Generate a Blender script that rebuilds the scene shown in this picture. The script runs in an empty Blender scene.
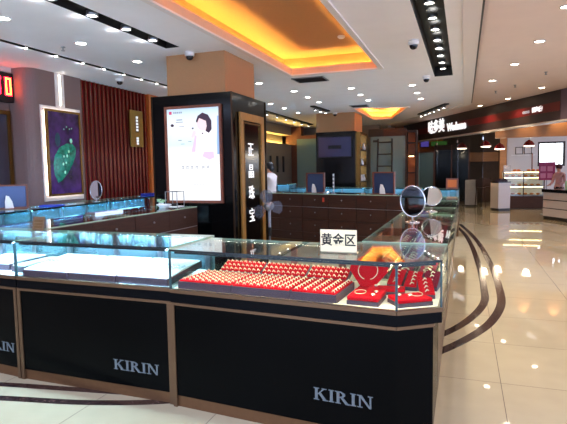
import bpy, bmesh, math, random
from mathutils import Vector, Matrix
random.seed(7)
SC = bpy.context.scene
COL = SC.collection
PI = math.pi

# ------------------------------------------------------------------ camera
cam_data = bpy.data.cameras.new('camera')
cam = bpy.data.objects.new('camera', cam_data); COL.objects.link(cam)
cam_data.sensor_fit = 'HORIZONTAL'; cam_data.sensor_width = 36.0
cam_data.lens = 505.0 / 567.0 * 36.0
cam_data.clip_start = 0.05; cam_data.clip_end = 200
_yc = Vector(((464 - 283.5) / 505, -(167 - 212) / 505, -1)).normalized()
_zc = Vector((1, 0.017, 0)).cross(_yc)
if _zc.y < 0: _zc = -_zc
_zc.normalize(); _xc = _yc.cross(_zc)
R3 = Matrix((_xc, _yc, _zc))
cam.matrix_world = Matrix.Translation((0, 0, 1.42)) @ R3.to_4x4()
SC.camera = cam

# ------------------------------------------------------------------ world, exposure
world = bpy.data.worlds.new('world'); SC.world = world; world.use_nodes = True
bg = world.node_tree.nodes['Background']
bg.inputs[0].default_value = (0.60, 0.70, 1.0, 1); bg.inputs[1].default_value = 1.5
vs = SC.view_settings
vs.view_transform = 'Standard'; vs.look = 'None'; vs.gamma = 1; vs.exposure = 1.32; vs.use_curve_mapping = False
SC.cycles.max_bounces = 8; SC.cycles.transparent_max_bounces = 40
SC.cycles.diffuse_bounces = 4; SC.cycles.glossy_bounces = 5
SC.cycles.sample_clamp_indirect = 6.0
SC.cycles.caustics_reflective = False; SC.cycles.caustics_refractive = False

P_COOL = 18.0      # watts of a cool ceiling downlight
P_WARM = 20.0      # watts of a warm ceiling downlight
COOL = (0.68, 0.76, 1.0); WARM = (1.0, 0.79, 0.52)

# ------------------------------------------------------------------ colours and materials
def lin(r, g, b):
    f = lambda c: (c / 12.92 if c <= 0.04045 else ((c + 0.055) / 1.055) ** 2.4)
    return (f(r / 255), f(g / 255), f(b / 255), 1)

def mat(name, rgb, rough=0.5, metal=0.0, spec=0.5, emit=None, estr=0.0, noise=0.0, nscale=20.0, bump=0.0, stretch=None, alpha=1.0):
    m = bpy.data.materials.new(name); m.use_nodes = True
    nt = m.node_tree; b = nt.nodes['Principled BSDF']
    c = lin(*rgb)
    b.inputs['Base Color'].default_value = c
    b.inputs['Roughness'].default_value = rough; b.inputs['Metallic'].default_value = metal
    b.inputs['Specular IOR Level'].default_value = spec
    if alpha < 1: b.inputs['Alpha'].default_value = alpha
    if emit:
        b.inputs['Emission Color'].default_value = lin(*emit); b.inputs['Emission Strength'].default_value = estr
    if noise or bump:
        tc = nt.nodes.new('ShaderNodeTexCoord'); mp = nt.nodes.new('ShaderNodeMapping'); n = nt.nodes.new('ShaderNodeTexNoise')
        nt.links.new(tc.outputs['Object'], mp.inputs[0]); nt.links.new(mp.outputs[0], n.inputs[0])
        if stretch: mp.inputs['Scale'].default_value = stretch
        n.inputs['Scale'].default_value = nscale; n.inputs['Detail'].default_value = 4
        if noise:
            r = nt.nodes.new('ShaderNodeValToRGB')
            r.color_ramp.elements[0].position = 0.3; r.color_ramp.elements[1].position = 0.7
            r.color_ramp.elements[0].color = tuple(max(0, v * (1 - noise)) for v in c[:3]) + (1,)
            r.color_ramp.elements[1].color = tuple(min(1, v * (1 + noise)) for v in c[:3]) + (1,)
            nt.links.new(n.outputs['Fac'], r.inputs[0]); nt.links.new(r.outputs[0], b.inputs['Base Color'])
        if bump:
            bp = nt.nodes.new('ShaderNodeBump'); bp.inputs['Strength'].default_value = bump; bp.inputs['Distance'].default_value = 0.01
            nt.links.new(n.outputs['Fac'], bp.inputs['Height']); nt.links.new(bp.outputs[0], b.inputs['Normal'])
    return m

def glass_mat(name, tint=(0.93, 0.98, 0.97), ior=1.5, diff=0.0, dcol=(0.2, 0.4, 0.42), rough=0.0):
    m = bpy.data.materials.new(name); m.use_nodes = True; nt = m.node_tree
    for n in list(nt.nodes): nt.nodes.remove(n)
    N = nt.nodes.new; L = nt.links.new
    out = N('ShaderNodeOutputMaterial'); mix = N('ShaderNodeMixShader'); tr = N('ShaderNodeBsdfTransparent'); gl = N('ShaderNodeBsdfGlossy')
    fr = N('ShaderNodeFresnel'); geo = N('ShaderNodeNewGeometry'); mr = N('ShaderNodeMapRange')
    tr.inputs[0].default_value = tuple(tint) + (1,); gl.inputs['Roughness'].default_value = rough
    mr.inputs['To Min'].default_value = ior; mr.inputs['To Max'].default_value = 1 / ior
    L(geo.outputs['Backfacing'], mr.inputs['Value']); L(mr.outputs[0], fr.inputs['IOR'])
    L(fr.outputs[0], mix.inputs[0]); L(gl.outputs[0], mix.inputs[2])
    if diff > 0:
        d = N('ShaderNodeBsdfDiffuse'); d.inputs[0].default_value = tuple(dcol) + (1,)
        m2 = N('ShaderNodeMixShader'); m2.inputs[0].default_value = diff
        L(tr.outputs[0], m2.inputs[1]); L(d.outputs[0], m2.inputs[2]); L(m2.outputs[0], mix.inputs[1])
    else:
        L(tr.outputs[0], mix.inputs[1])
    L(mix.outputs[0], out.inputs[0])
    return m

def ramp_emit(name, stops, strength, axis=2, lo=0.0, hi=1.0):
    """a backlit picture: its colours along one object axis, giving off light"""
    m = bpy.data.materials.new(name); m.use_nodes = True; nt = m.node_tree
    b = nt.nodes['Principled BSDF']; N = nt.nodes.new; L = nt.links.new
    tc = N('ShaderNodeTexCoord'); sp = N('ShaderNodeSeparateXYZ'); mr = N('ShaderNodeMapRange'); r = N('ShaderNodeValToRGB')
    L(tc.outputs['Object'], sp.inputs[0]); L(sp.outputs[axis], mr.inputs['Value'])
    mr.inputs['From Min'].default_value = lo; mr.inputs['From Max'].default_value = hi
    L(mr.outputs[0], r.inputs[0]); L(r.outputs[0], b.inputs['Emission Color'])
    while len(r.color_ramp.elements) < len(stops): r.color_ramp.elements.new(0.5)
    for e, (p, c) in zip(r.color_ramp.elements, stops): e.position = p; e.color = lin(*c)
    b.inputs['Base Color'].default_value = (0.02, 0.02, 0.02, 1); b.inputs['Emission Strength'].default_value = strength
    b.inputs['Roughness'].default_value = 0.3
    return m

M = {}
M['ceiling'] = mat('ceiling_paint', (245, 243, 247), 0.75, spec=0.2, noise=0.02, nscale=3)
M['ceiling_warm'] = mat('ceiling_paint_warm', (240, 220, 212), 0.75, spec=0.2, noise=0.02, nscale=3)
M['white_trim'] = mat('white_trim_paint', (236, 228, 226), 0.5)
M['cove_tan'] = mat('cove_tan_paint', (176, 132, 84), 0.8, noise=0.03)
M['cove_lip'] = mat('cove_lip_paint', (226, 190, 160), 0.7, noise=0.03)
M['black_void'] = mat('matt_black', (14, 15, 18), 0.6)
M['wall_taupe'] = mat('taupe_wallpaper', (134, 110, 106), 0.7, noise=0.05, nscale=60, bump=0.05)
M['wall_grey'] = mat('grey_brown_wall', (128, 118, 108), 0.7, noise=0.05, nscale=8)
M['wall_brown'] = mat('dark_brown_wall', (84, 62, 48), 0.6, noise=0.12, nscale=5)
M['beige_wrap'] = mat('beige_fabric_wall_covering', (176, 132, 92), 0.75, noise=0.05, nscale=90, bump=0.05)
M['black_gloss'] = mat('black_lacquer', (4, 5, 6), 0.12, spec=0.25)
M['panel'] = mat('black_back_painted_glass', (2, 3, 4), 0.22, spec=0.06, noise=0.2, nscale=3)
M['navy'] = mat('dark_navy_laminate', (3, 5, 9), 0.25, spec=0.08)
M['gold'] = mat('champagne_gold_metal', (106, 82, 60), 0.3, metal=0.6, noise=0.06, nscale=40, stretch=(1, 1, 12))
M['bronze'] = mat('brushed_bronze_kick_metal', (112, 80, 54), 0.3, metal=0.6, noise=0.06, nscale=30)
M['brass'] = mat('polished_brass', (150, 112, 58), 0.25, metal=0.9)
M['jewel_gold'] = mat('yellow_gold', (255, 236, 190), 0.24, metal=0.45, emit=None)
M['silver'] = mat('polished_silver', (225, 228, 232), 0.12, metal=1.0)
M['steel'] = mat('brushed_steel', (150, 155, 162), 0.3, metal=0.9)
M['red_velvet'] = mat('red_velvet', (178, 2, 20), 0.85, spec=0.1, noise=0.18, nscale=120)
M['maroon'] = mat('maroon_velvet', (120, 22, 40), 0.85, spec=0.1, noise=0.15, nscale=90)
M['tray_side'] = mat('dark_aubergine_tray_side', (62, 44, 56), 0.5, noise=0.08, nscale=30)
M['white_velvet'] = mat('white_velvet', (238, 238, 236), 0.85, spec=0.1, noise=0.03, nscale=90)
M['cream'] = mat('cream_display_cloth', (238, 230, 206), 0.8, noise=0.03, nscale=40)
M['deck_white'] = mat('white_display_cloth', (222, 234, 240), 0.8, noise=0.03, nscale=40)
M['wood'] = mat('dark_walnut_veneer', (66, 43, 34), 0.45, spec=0.25, noise=0.16, nscale=6, stretch=(1, 1, 9))
M['wood_frame'] = mat('reddish_wood', (112, 62, 44), 0.4, noise=0.12, nscale=14)
M['orange'] = mat('orange_wall_panel', (198, 106, 42), 0.5, noise=0.05, nscale=6)
M['edge_dark'] = mat('dark_glass_edge_seal', (20, 34, 40), 0.15)
M['edge_teal'] = mat('teal_polished_glass_edge', (46, 72, 78), 0.2)
M['edge_pale'] = mat('green_glass_edge_painted_glow', (178, 206, 176), 0.25)  # green is the glass, its paleness paints in light carried to the edge
M['glass'] = glass_mat('clear_glass')
M['glass_front'] = glass_mat('low_reflection_glass', (0.95, 0.99, 0.985), ior=1.16)
M['glass_teal'] = glass_mat('frosted_teal_glass', (0.55, 0.72, 0.72), diff=0.6, dcol=(0.30, 0.47, 0.48))
M['glass_frost'] = glass_mat('frosted_rear_glass', (0.8, 0.95, 0.98), diff=0.45, dcol=(0.26, 0.44, 0.50))
M['glass_dark'] = glass_mat('smoked_storefront_glass', (0.72, 0.74, 0.74))
M['mirror'] = mat('mirror_silvering', (235, 240, 245), 0.02, metal=1.0)
M['mirror_dark_tint'] = mat('dark_reflection_mirror', (96, 104, 120), 0.04, metal=1.0)  # dark tint paints in the dim reflection of an ordinary mirror
M['led_cool'] = mat('cool_led_strip', (240, 248, 255), emit=(176, 222, 255), estr=170)
M['led_cyan'] = mat('cyan_led_strip', (230, 248, 255), emit=(120, 200, 255), estr=70)
M['led_warm'] = mat('warm_led_strip', (255, 246, 226), emit=(255, 238, 205), estr=34)
M['led_amber'] = mat('amber_led_strip', (255, 190, 90), emit=(255, 212, 112), estr=36)
M['led_shelf'] = mat('soft_warm_led_strip', (255, 240, 210), emit=(255, 214, 150), estr=5)
M['led_far'] = mat('blue_led_strip', (230, 248, 255), emit=(120, 200, 255), estr=22)
M['lens'] = mat('lit_downlight_lens', (255, 255, 250), emit=(255, 250, 240), estr=14)
M['lens_warm'] = mat('lit_warm_downlight_lens', (255, 250, 235), emit=(255, 236, 206), estr=14)
M['white_plastic'] = mat('white_plastic', (230, 230, 232), 0.35)
M['dark_dome'] = mat('smoked_camera_dome', (18, 20, 30), 0.06)
M['paper'] = mat('ivory_card', (250, 236, 192), 0.6, emit=(246, 242, 226), estr=0.0)
M['ink'] = mat('black_ink', (16, 16, 16), 0.6)
M['kraft'] = mat('kraft_brown_card', (104, 76, 48), 0.6, noise=0.1, nscale=60)
M['logo'] = mat('grey_metallic_lettering', (98, 108, 114), 0.4, metal=0.2)
M['white_lit'] = mat('lit_white_letter', (255, 255, 255), emit=(255, 255, 255), estr=0.36)
M['skin'] = mat('skin', (205, 150, 122), 0.55)
M['hair'] = mat('black_hair', (20, 17, 18), 0.5, noise=0.2, nscale=60, stretch=(1, 1, .2))
M['shirt'] = mat('white_cotton_shirt', (222, 214, 214), 0.8, noise=0.03, nscale=25)
M['trousers'] = mat('dark_trousers', (28, 28, 34), 0.8)
M['red_slat'] = mat('red_lacquer_slat', (104, 36, 26), 0.18, spec=0.6, noise=0.12, nscale=20, stretch=(1, 1, .2))
M['red_deep'] = mat('dark_red_gloss_backing', (134, 6, 14), 0.12, spec=0.6, noise=0.2, nscale=4)
M['red_band'] = mat('dark_red_fascia_band', (106, 20, 24), 0.4, noise=0.05)
M['fascia'] = mat('dark_plum_fascia', (52, 36, 38), 0.5, noise=0.08, nscale=4)
M['beam_wood'] = mat('warm_oak_beam', (186, 128, 78), 0.5, noise=0.1, nscale=4, stretch=(.4, 4, 4))
M['shop_white'] = mat('white_shop_wall', (214, 212, 214), 0.7)
M['white_lam'] = mat('white_laminate', (206, 196, 190), 0.35, noise=0.02)
M['dark_line'] = mat('dark_groove', (40, 34, 32), 0.5)
M['granite'] = mat('black_granite', (22, 20, 24), 0.12, noise=0.5, nscale=120)

def tile_floor():
    m = bpy.data.materials.new('polished_cream_floor_tile'); m.use_nodes = True; nt = m.node_tree
    b = nt.nodes['Principled BSDF']; N = nt.nodes.new; L = nt.links.new
    tc = N('ShaderNodeTexCoord'); mp = N('ShaderNodeMapping'); br = N('ShaderNodeTexBrick'); ns = N('ShaderNodeTexNoise'); mx = N('ShaderNodeMixRGB')
    L(tc.outputs['Object'], mp.inputs[0]); mp.inputs['Location'].default_value = (-0.245 + 0.8, -3.5 + 8, 0)
    L(mp.outputs[0], br.inputs[0])
    br.offset = 0; br.inputs['Scale'].default_value = 1; br.inputs['Brick Width'].default_value = 0.8; br.inputs['Row Height'].default_value = 0.8
    br.inputs['Mortar Size'].default_value = 0.0022; br.inputs['Mortar Smooth'].default_value = 0.1
    br.inputs['Color1'].default_value = lin(200, 184, 152); br.inputs['Color2'].default_value = lin(195, 179, 148); br.inputs['Mortar'].default_value = lin(120, 108, 96)
    L(tc.outputs['Object'], ns.inputs[0]); ns.inputs['Scale'].default_value = 5; ns.inputs['Detail'].default_value = 8
    mx.blend_type = 'MULTIPLY'; mx.inputs[0].default_value = 0.16
    L(br.outputs[0], mx.inputs[1]); L(ns.outputs[0], mx.inputs[2]); L(mx.outputs[0], b.inputs['Base Color'])
    b.inputs['Roughness'].default_value = 0.03; b.inputs['Specular IOR Level'].default_value = 0.38
    return m
M['floor'] = tile_floor()
def marble(name, a, c, scale, rough=0.12):
    m = mat(name, a, rough); nt = m.node_tree; b = nt.nodes['Principled BSDF']; N = nt.nodes.new; L = nt.links.new
    tc = N('ShaderNodeTexCoord'); n = N('ShaderNodeTexNoise'); r = N('ShaderNodeValToRGB')
    L(tc.outputs['Object'], n.inputs[0]); n.inputs['Scale'].default_value = scale; n.inputs['Detail'].default_value = 10; n.inputs['Roughness'].default_value = 0.75
    r.color_ramp.elements[0].position = 0.46; r.color_ramp.elements[1].position = 0.72
    r.color_ramp.elements[0].color = lin(*a); r.color_ramp.elements[1].color = lin(*c)
    L(n.outputs[0], r.inputs[0]); L(r.outputs[0], b.inputs['Base Color']); return m
M['emperador'] = marble('dark_emperador_marble', (40, 24, 24), (104, 80, 74), 22)

# ------------------------------------------------------------------ mesh building
class MB:
    def __init__(self): self.bm = bmesh.new(); self.mi = 0
    def _q(self, vs):
        f = self.bm.faces.new(vs); f.material_index = self.mi; return f
    def box(self, x0, x1, y0, y1, z0, z1):
        v = [self.bm.verts.new((x, y, z)) for z in (z0, z1) for y in (y0, y1) for x in (x0, x1)]
        for q in ((0, 2, 3, 1), (4, 5, 7, 6), (0, 1, 5, 4), (2, 6, 7, 3), (0, 4, 6, 2), (1, 3, 7, 5)): self._q([v[i] for i in q])
        return self
    def prism(self, poly, z0, z1, side_mi=None):
        n = len(poly)
        a = [self.bm.verts.new((p[0], p[1], z0)) for p in poly]; b = [self.bm.verts.new((p[0], p[1], z1)) for p in poly]
        self._q(a[::-1]); self._q(b)
        for i in range(n):
            f = self._q([a[i], a[(i + 1) % n], b[(i + 1) % n], b[i]])
            if side_mi is not None: f.material_index = side_mi[i] if isinstance(side_mi, (list, tuple)) else side_mi
        return self
    def seg(self, P, Q, t, z0, z1, off=0.0):
        """an upright slab along P-Q, t thick to the left of P->Q, pushed out to the right by off"""
        P = Vector(P[:2]); Q = Vector(Q[:2]); d = (Q - P).normalized(); n = Vector((-d.y, d.x))
        a, b, c, e = P - n * off, Q - n * off, Q + n * (t - off), P + n * (t - off)
        return self.prism([a, b, c, e], z0, z1)
    def tube(self, pts, r, n=8, cap=True, closed=False):
        pts = [Vector(p) for p in pts]; rs = r if isinstance(r, (list, tuple)) else [r] * len(pts); rings = []
        for i, p in enumerate(pts):
            if closed: t = pts[(i + 1) % len(pts)] - pts[i - 1]
            else: t = pts[min(i + 1, len(pts) - 1)] - pts[max(i - 1, 0)]
            t.normalize(); u = t.cross(Vector((0, 0, 1)) if abs(t.z) < 0.9 else Vector((1, 0, 0))).normalized(); w = t.cross(u)
            rings.append([self.bm.verts.new(p + (u * math.cos(a) + w * math.sin(a)) * rs[i]) for a in [2 * PI * k / n for k in range(n)]])
        m = len(rings)
        for i in range(m if closed else m - 1):
            A, B = rings[i], rings[(i + 1) % m]
            for k in range(n): self._q([A[k], A[(k + 1) % n], B[(k + 1) % n], B[k]])
        if cap and not closed: self._q(rings[0][::-1]); self._q(rings[-1])
        return self
    def lathe(self, prof, n=20, c=(0, 0, 0)):
        rings = []
        for r, z in prof:
            if r < 1e-6: rings.append([self.bm.verts.new((c[0], c[1], c[2] + z))])
            else: rings.append([self.bm.verts.new((c[0] + r * math.cos(2 * PI * k / n), c[1] + r * math.sin(2 * PI * k / n), c[2] + z)) for k in range(n)])
        for A, B in zip(rings, rings[1:]):
            for k in range(n):
                l = (k + 1) % n
                if len(A) == 1 and len(B) == 1: continue
                if len(A) == 1: self._q([A[0], B[l], B[k]])
                elif len(B) == 1: self._q([A[k], A[l], B[0]])
                else: self._q([A[k], A[l], B[l], B[k]])
        return self
    def ball(self, c, rx, ry=None, rz=None, n=12):
        ry = ry or rx; rz = rz or rx
        r = bmesh.ops.create_uvsphere(self.bm, u_segments=n, v_segments=max(6, n // 2), radius=1, matrix=Matrix.Translation(c) @ Matrix.Diagonal((rx, ry, rz, 1)))
        for v in r['verts']:
            for f in v.link_faces: f.material_index = self.mi
        return self
    def xf(self, mtx): self.bm.transform(mtx); return self
    def build(self, name, mats, parent=None, loc=None, smooth=False, bevel=0.0):
        bmesh.ops.recalc_face_normals(self.bm, faces=self.bm.faces)
        me = bpy.data.meshes.new(name); self.bm.to_mesh(me); self.bm.free()
        for m in (mats if isinstance(mats, (list, tuple)) else [mats]): me.materials.append(M[m] if isinstance(m, str) else m)
        if smooth:
            for p in me.polygons: p.use_smooth = True
        o = bpy.data.objects.new(name, me); COL.objects.link(o)
        if parent: o.parent = parent
        if loc is not None: o.location = loc
        if bevel:
            md = o.modifiers.new('bevel', 'BEVEL'); md.width = bevel; md.segments = 2; md.limit_method = 'ANGLE'
        return o

def tag(o, label=None, cat=None, group=None, kind=None):
    if label: o['label'] = label
    if cat: o['category'] = cat
    if group: o['group'] = group
    if kind: o['kind'] = kind
    return o
def thing(name, label, cat, loc=(0, 0, 0), rz=0.0, group=None):
    o = bpy.data.objects.new(name, None); COL.objects.link(o); o.empty_display_size = 0.1
    o.location = loc; o.rotation_euler = (0, 0, rz)
    return tag(o, label, cat, group)
def struct(o): o['kind'] = 'structure'; return o
def dup(root, loc, label=None, rz=None, group=None, name=None):
    r = root.copy(); COL.objects.link(r); r.location = loc
    if name: r.name = name
    if rz is not None: r.rotation_euler = (0, 0, rz)
    if label: r['label'] = label
    if group: r['group'] = group
    for ch in list(root.children):
        c = ch.copy(); COL.objects.link(c); c.parent = r
        for g in list(ch.children):
            d = g.copy(); COL.objects.link(d); d.parent = c
    return r
def text_mesh(name, body, height, m, parent, mtx, extrude=0.002, bold=0.0, spacing=1.0):
    c = bpy.data.curves.new(name, 'FONT'); c.body = body; c.size = height; c.extrude = extrude; c.offset = bold; c.space_character = spacing
    c.align_x = 'CENTER'; c.align_y = 'CENTER'; c.resolution_u = 3
    o = bpy.data.objects.new(name, c); COL.objects.link(o); bpy.context.view_layer.update()
    me = bpy.data.meshes.new_from_object(o.evaluated_get(bpy.context.evaluated_depsgraph_get()))
    COL.objects.unlink(o); bpy.data.objects.remove(o)
    me.transform(mtx); me.materials.clear(); me.materials.append(M[m] if isinstance(m, str) else m)
    ob = bpy.data.objects.new(name, me); COL.objects.link(ob); ob.parent = parent
    return ob
# text lies in its xy plane; these stand it up facing -y, or +x
FACE_NY = Matrix.Rotation(PI / 2, 4, 'X')
FACE_PX = Matrix.Rotation(PI / 2, 4, 'Z') @ FACE_NY
T = Matrix.Translation
def lamp(name, kind, loc, energy, color, parent=None, **kw):
    l = bpy.data.lights.new(name, kind); l.energy = energy; l.color = color
    o = bpy.data.objects.new(name, l); COL.objects.link(o); o.location = loc
    for k, v in kw.items():
        if k == 'rot': o.rotation_euler = v
        else: setattr(l, k, v)
    if parent: o.parent = parent
    return o

# ================================================================== THE SETTING
struct(MB().box(-7.2, 9.5, -5, 22, -0.1, 0).build('floor', 'floor'))

def smooth_path(pts, n=8):
    out = []
    P = [Vector(p) for p in pts]; P = [2 * P[0] - P[1]] + P + [2 * P[-1] - P[-2]]
    for i in range(1, len(P) - 2):
        for k in range(n):
            t = k / n; a, b, c, d = P[i - 1], P[i], P[i + 1], P[i + 2]
            out.append(0.5 * ((2 * b) + (c - a) * t + (2 * a - 5 * b + 4 * c - d) * t * t + (3 * b - a - 3 * c + d) * t ** 3))
    out.append(P[-2]); return out
def ribbon(pts, w, z0, z1):
    mb = MB(); q = smooth_path(pts); rows = []
    for i, p in enumerate(q):
        d = (q[min(i + 1, len(q) - 1)] - q[max(i - 1, 0)]).normalized(); n = Vector((-d.y, d.x))
        rows.append([mb.bm.verts.new((*(p + n * s * w / 2), z)) for s, z in ((-1, z0), (1, z0), (1, z1), (-1, z1))])
    for A, B in zip(rows, rows[1:]):
        for k in range(4): mb._q([A[k], A[(k + 1) % 4], B[(k + 1) % 4], B[k]])
    mb._q(rows[0]); mb._q(rows[-1]); return mb
struct(ribbon([(-0.13, 12.6), (0.03, 11.3), (0.15, 9.6), (0.225, 7.5), (0.235, 6.3), (0.215, 5.6), (0.07, 4.95), (-0.15, 4.42), (-0.4, 4.1)], 0.08, -0.001, 0.0015).build('trim_1', 'emperador'))
struct(ribbon([(-0.08, 13.3), (0.12, 11.7), (0.29, 9.8), (0.39, 7.6), (0.405, 6.4), (0.38, 5.6), (0.27, 4.98), (0.12, 4.53), (-0.13, 4.03), (-0.4, 3.65)], 0.085, -0.001, 0.0015).build('trim_2', 'emperador'))
struct(ribbon([(-4.2, 2.16), (-3.6, 2.34), (-2.98, 2.475), (-2.53, 2.55), (-2.1, 2.62), (-1.8, 2.68)], 0.06, -0.001, 0.0015).build('trim_3', 'emperador'))
struct(ribbon([(-4.2, 1.94), (-3.5, 2.14), (-2.79, 2.315), (-2.24, 2.425), (-1.82, 2.56), (-1.5, 2.72)], 0.065, -0.001, 0.0015).build('trim_4', 'emperador'))

# main ceiling at 3.0 m with its openings
CZ = 3.0
BIGCOVE = [(-2.72, 2.9), (-1.28, 2.9), (-1.28, 8.12), (-2.72, 8.12)]
FARCOVE = [(-2.72, 13.15), (-1.42, 13.6), (-2.2, 16.5), (-2.75, 16.3)]
SLOT_A = [(-3.62, 1.5), (-3.42, 1.5), (-3.42, 5.75), (-3.62, 5.75)]
SLOT_B = [(-5.20, 2.0), (-5.11, 2.0), (-5.11, 9.3), (-5.20, 9.3)]
SLOT_C = [(-0.50, 2.5), (-0.20, 2.5), (-0.20, 9.35), (-0.50, 9.35)]
def filled(outer, holes, z):
    mb = MB(); es = []
    for loop in [outer] + holes:
        vs = [mb.bm.verts.new((p[0], p[1], z)) for p in loop]
        es += [mb.bm.edges.new((vs[i], vs[(i + 1) % len(vs)])) for i in range(len(vs))]
    bmesh.ops.triangle_fill(mb.bm, use_beauty=True, use_dissolve=False, edges=es)
    for f in mb.bm.faces:
        if f.normal.z > 0: f.normal_flip()
    return mb
def plain(mb, name, mats):          # build without recalculating the normals of an open sheet
    me = bpy.data.meshes.new(name); mb.bm.to_mesh(me); mb.bm.free()
    for m in mats: me.materials.append(M[m])
    o = bpy.data.objects.new(name, me); COL.objects.link(o); return struct(o)
plain(filled([(-7.2, 1.0), (0.15, 1.0), (0.15, 13.76), (-2.75, 19.3), (-2.75, 22), (-7.2, 22)], [BIGCOVE, FARCOVE, SLOT_A, SLOT_B, SLOT_C], CZ), 'ceiling', ['ceiling'])
plain(filled([(0.15, 1.0), (9.5, 1.0), (9.5, 22), (-2.75, 22), (-2.75, 19.3), (0.15, 13.76)], [], 3.1), 'ceiling.001', ['ceiling_warm'])
struct(MB().prism([(-0.03, 1.0), (0.15, 1.0), (0.15, 13.76), (-2.75, 19.3), (-2.93, 19.2), (-0.03, 13.70)], CZ - 0.012, CZ + 0.099).build('trim_5', 'white_trim'))
struct(MB().prism([(0.151, 1.0), (0.175, 1.0), (0.175, 13.78), (-2.73, 19.33), (-2.75, 19.3), (0.151, 13.77)], CZ + 0.03, CZ + 0.10).build('trim_6', 'dark_line'))

struct(MB().box(-2.82, -2.745, 19.2, 21.6, CZ - 0.012, CZ + 0.099).build('trim_15', 'white_trim'))
def offset_poly(poly, d):
    n = len(poly); out = []
    for i in range(n):
        p0, p1, p2 = Vector(poly[i - 1]), Vector(poly[i]), Vector(poly[(i + 1) % n])
        d1, d2 = (p1 - p0).normalized(), (p2 - p1).normalized(); n1, n2 = Vector((d1.y, -d1.x)), Vector((d2.y, -d2.x))
        b = (n1 + n2).normalized(); out.append(tuple(p1 + b * d / max(0.3, b.dot(n1))))
    return out
def loft(mb, A, za, B, zb):
    n = len(A); a = [mb.bm.verts.new((*p, za)) for p in A]; b = [mb.bm.verts.new((*p, zb)) for p in B]
    for i in range(n): mb._q([a[i], a[(i + 1) % n], b[(i + 1) % n], b[i]])
def cove(num, poly, lip, w, h, estr_mat):
    mb = MB(); e = offset_poly(poly, 0.012); o = offset_poly(poly, w)
    loft(mb, poly, CZ, poly, CZ + lip); loft(mb, poly, CZ + lip, e, CZ + lip); loft(mb, e, CZ + lip, e, CZ + 0.02)
    mb.mi = 1
    loft(mb, e, CZ + 0.02, o, CZ + 0.02); loft(mb, o, CZ + 0.02, o, CZ + h)
    mb._q([mb.bm.verts.new((*p, CZ + h)) for p in o])
    struct(mb.build('ceiling_cove_%d' % num, ['cove_lip', 'cove_tan']))
    f = offset_poly(poly, -0.0); fr = MB(); fo = offset_poly(poly, 0.07)
    n = len(poly)
    for i in range(n):
        fr.prism([fo[i], fo[(i + 1) % n], f[(i + 1) % n], f[i]], CZ - 0.02, CZ + 0.001)
    struct(fr.build('trim_%d' % (6 + num), 'white_trim'))
    s = MB(); c = offset_poly(poly, w * 0.6); c2 = offset_poly(poly, w * 0.6 + 0.02)
    for i in range(n): s.prism([c2[i], c2[(i + 1) % n], c[(i + 1) % n], c[i]], CZ + 0.021, CZ + 0.035)
    tag(s.build('cove_light_strip', estr_mat), 'hidden amber light strip running round the %s ceiling cove' % ('large near' if num == 1 else 'small far'), 'light strip')
cove(1, BIGCOVE, 0.10, 0.20, 0.30, 'led_amber')
M['led_amber_far'] = mat('bright_amber_led_strip', (255, 190, 90), emit=(255, 216, 120), estr=75)
cove(2, FARCOVE, 0.08, 0.16, 0.24, 'led_amber_far')
def slot(num, poly, h, left_white):
    mb = MB(); n = 4
    a = [mb.bm.verts.new((*p, CZ)) for p in poly]; b = [mb.bm.verts.new((*p, CZ + h)) for p in poly]
    for i in range(4):
        mb.mi = 1 if (i == 3 and left_white) else 0
        mb._q([a[i], a[(i + 1) % 4], b[(i + 1) % 4], b[i]])
    mb.mi = 0; mb._q(b)
    struct(mb.build('ceiling_slot_%d' % num, ['black_void', 'ceiling']))
slot(1, SLOT_A, 0.10, False); slot(2, SLOT_B, 0.07, False); slot(3, SLOT_C, 0.16, False)

# walls
struct(MB().box(-7.2, -6.45, -5, 5.87, 0, CZ).build('wall_left', 'wall_taupe'))
def rounded_pier():
    poly = [(-6.7, 5.88)]
    for k in range(7):
        a = -PI / 2 + k / 6 * PI / 2; poly.append((-6.22 + 0.17 * math.cos(a), 6.05 + 0.17 * math.sin(a)))
    poly += [(-6.05, 6.95), (-6.7, 6.95)]
    return MB().prism(poly, 0, CZ)
struct(rounded_pier().build('wall_left.001', 'wall_taupe'))
struct(MB().box(-6.7, -6.12, 6.96, 8.9, 0, CZ).build('wall_left.002', 'red_deep'))
struct(MB().box(-6.7, -6.05, 8.9, 9.6, 0, CZ).build('wall_left.003', 'orange'))
# grey far left wall with a lit niche over grey wardrobe-like doors
w = MB(); w.box(-6.7, -6.0, 9.6, 14.9, 0, CZ); w.box(-6.7, -6.0, 14.9, 17.75, 2.68, CZ); w.box(-6.7, -6.0, 14.9, 17.75, 0, 2.34); w.box(-6.7, -6.35, 14.9, 17.75, 2.34, 2.68)
struct(w.build('wall_left.004', 'wall_grey'))
struct(MB().box(-6.4, -5.62, 17.75, 18.1, 0, CZ).build('trim_9', 'wood_frame'))
struct(MB().box(-7.2, -6.2, 17.75, 21.6, 0, CZ).build('wall_left.005', 'wall_grey'))
struct(MB().box(-7.2, 9.5, 21.6, 22, 0, 3.1).build('wall_back', 'wall_brown'))
struct(MB().box(-6.2, -2.9, 18.6, 18.75, 0, 3.0).build('wall_back.001', 'wall_grey'))
struct(MB().box(-6.5, -6.38, 4.6, 6.0, 2.93, CZ).build('trim_10', 'white_trim'))
# white lit niche surround on the pier: T shaped panel around the poster
n_ = MB(); n_.box(-6.05, -6.035, 6.05, 6.89, 1.0, 1.07); n_.box(-6.05, -6.035, 6.05, 6.89, 2.42, 2.47)
n_.box(-6.05, -6.035, 6.05, 6.09, 1.07, 2.42); n_.box(-6.05, -6.035, 6.83, 6.89, 1.07, 2.42); n_.box(-6.05, -6.035, 6.38, 6.56, 2.47, 3.0)
struct(n_.build('trim_11', 'white_trim'))

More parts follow.
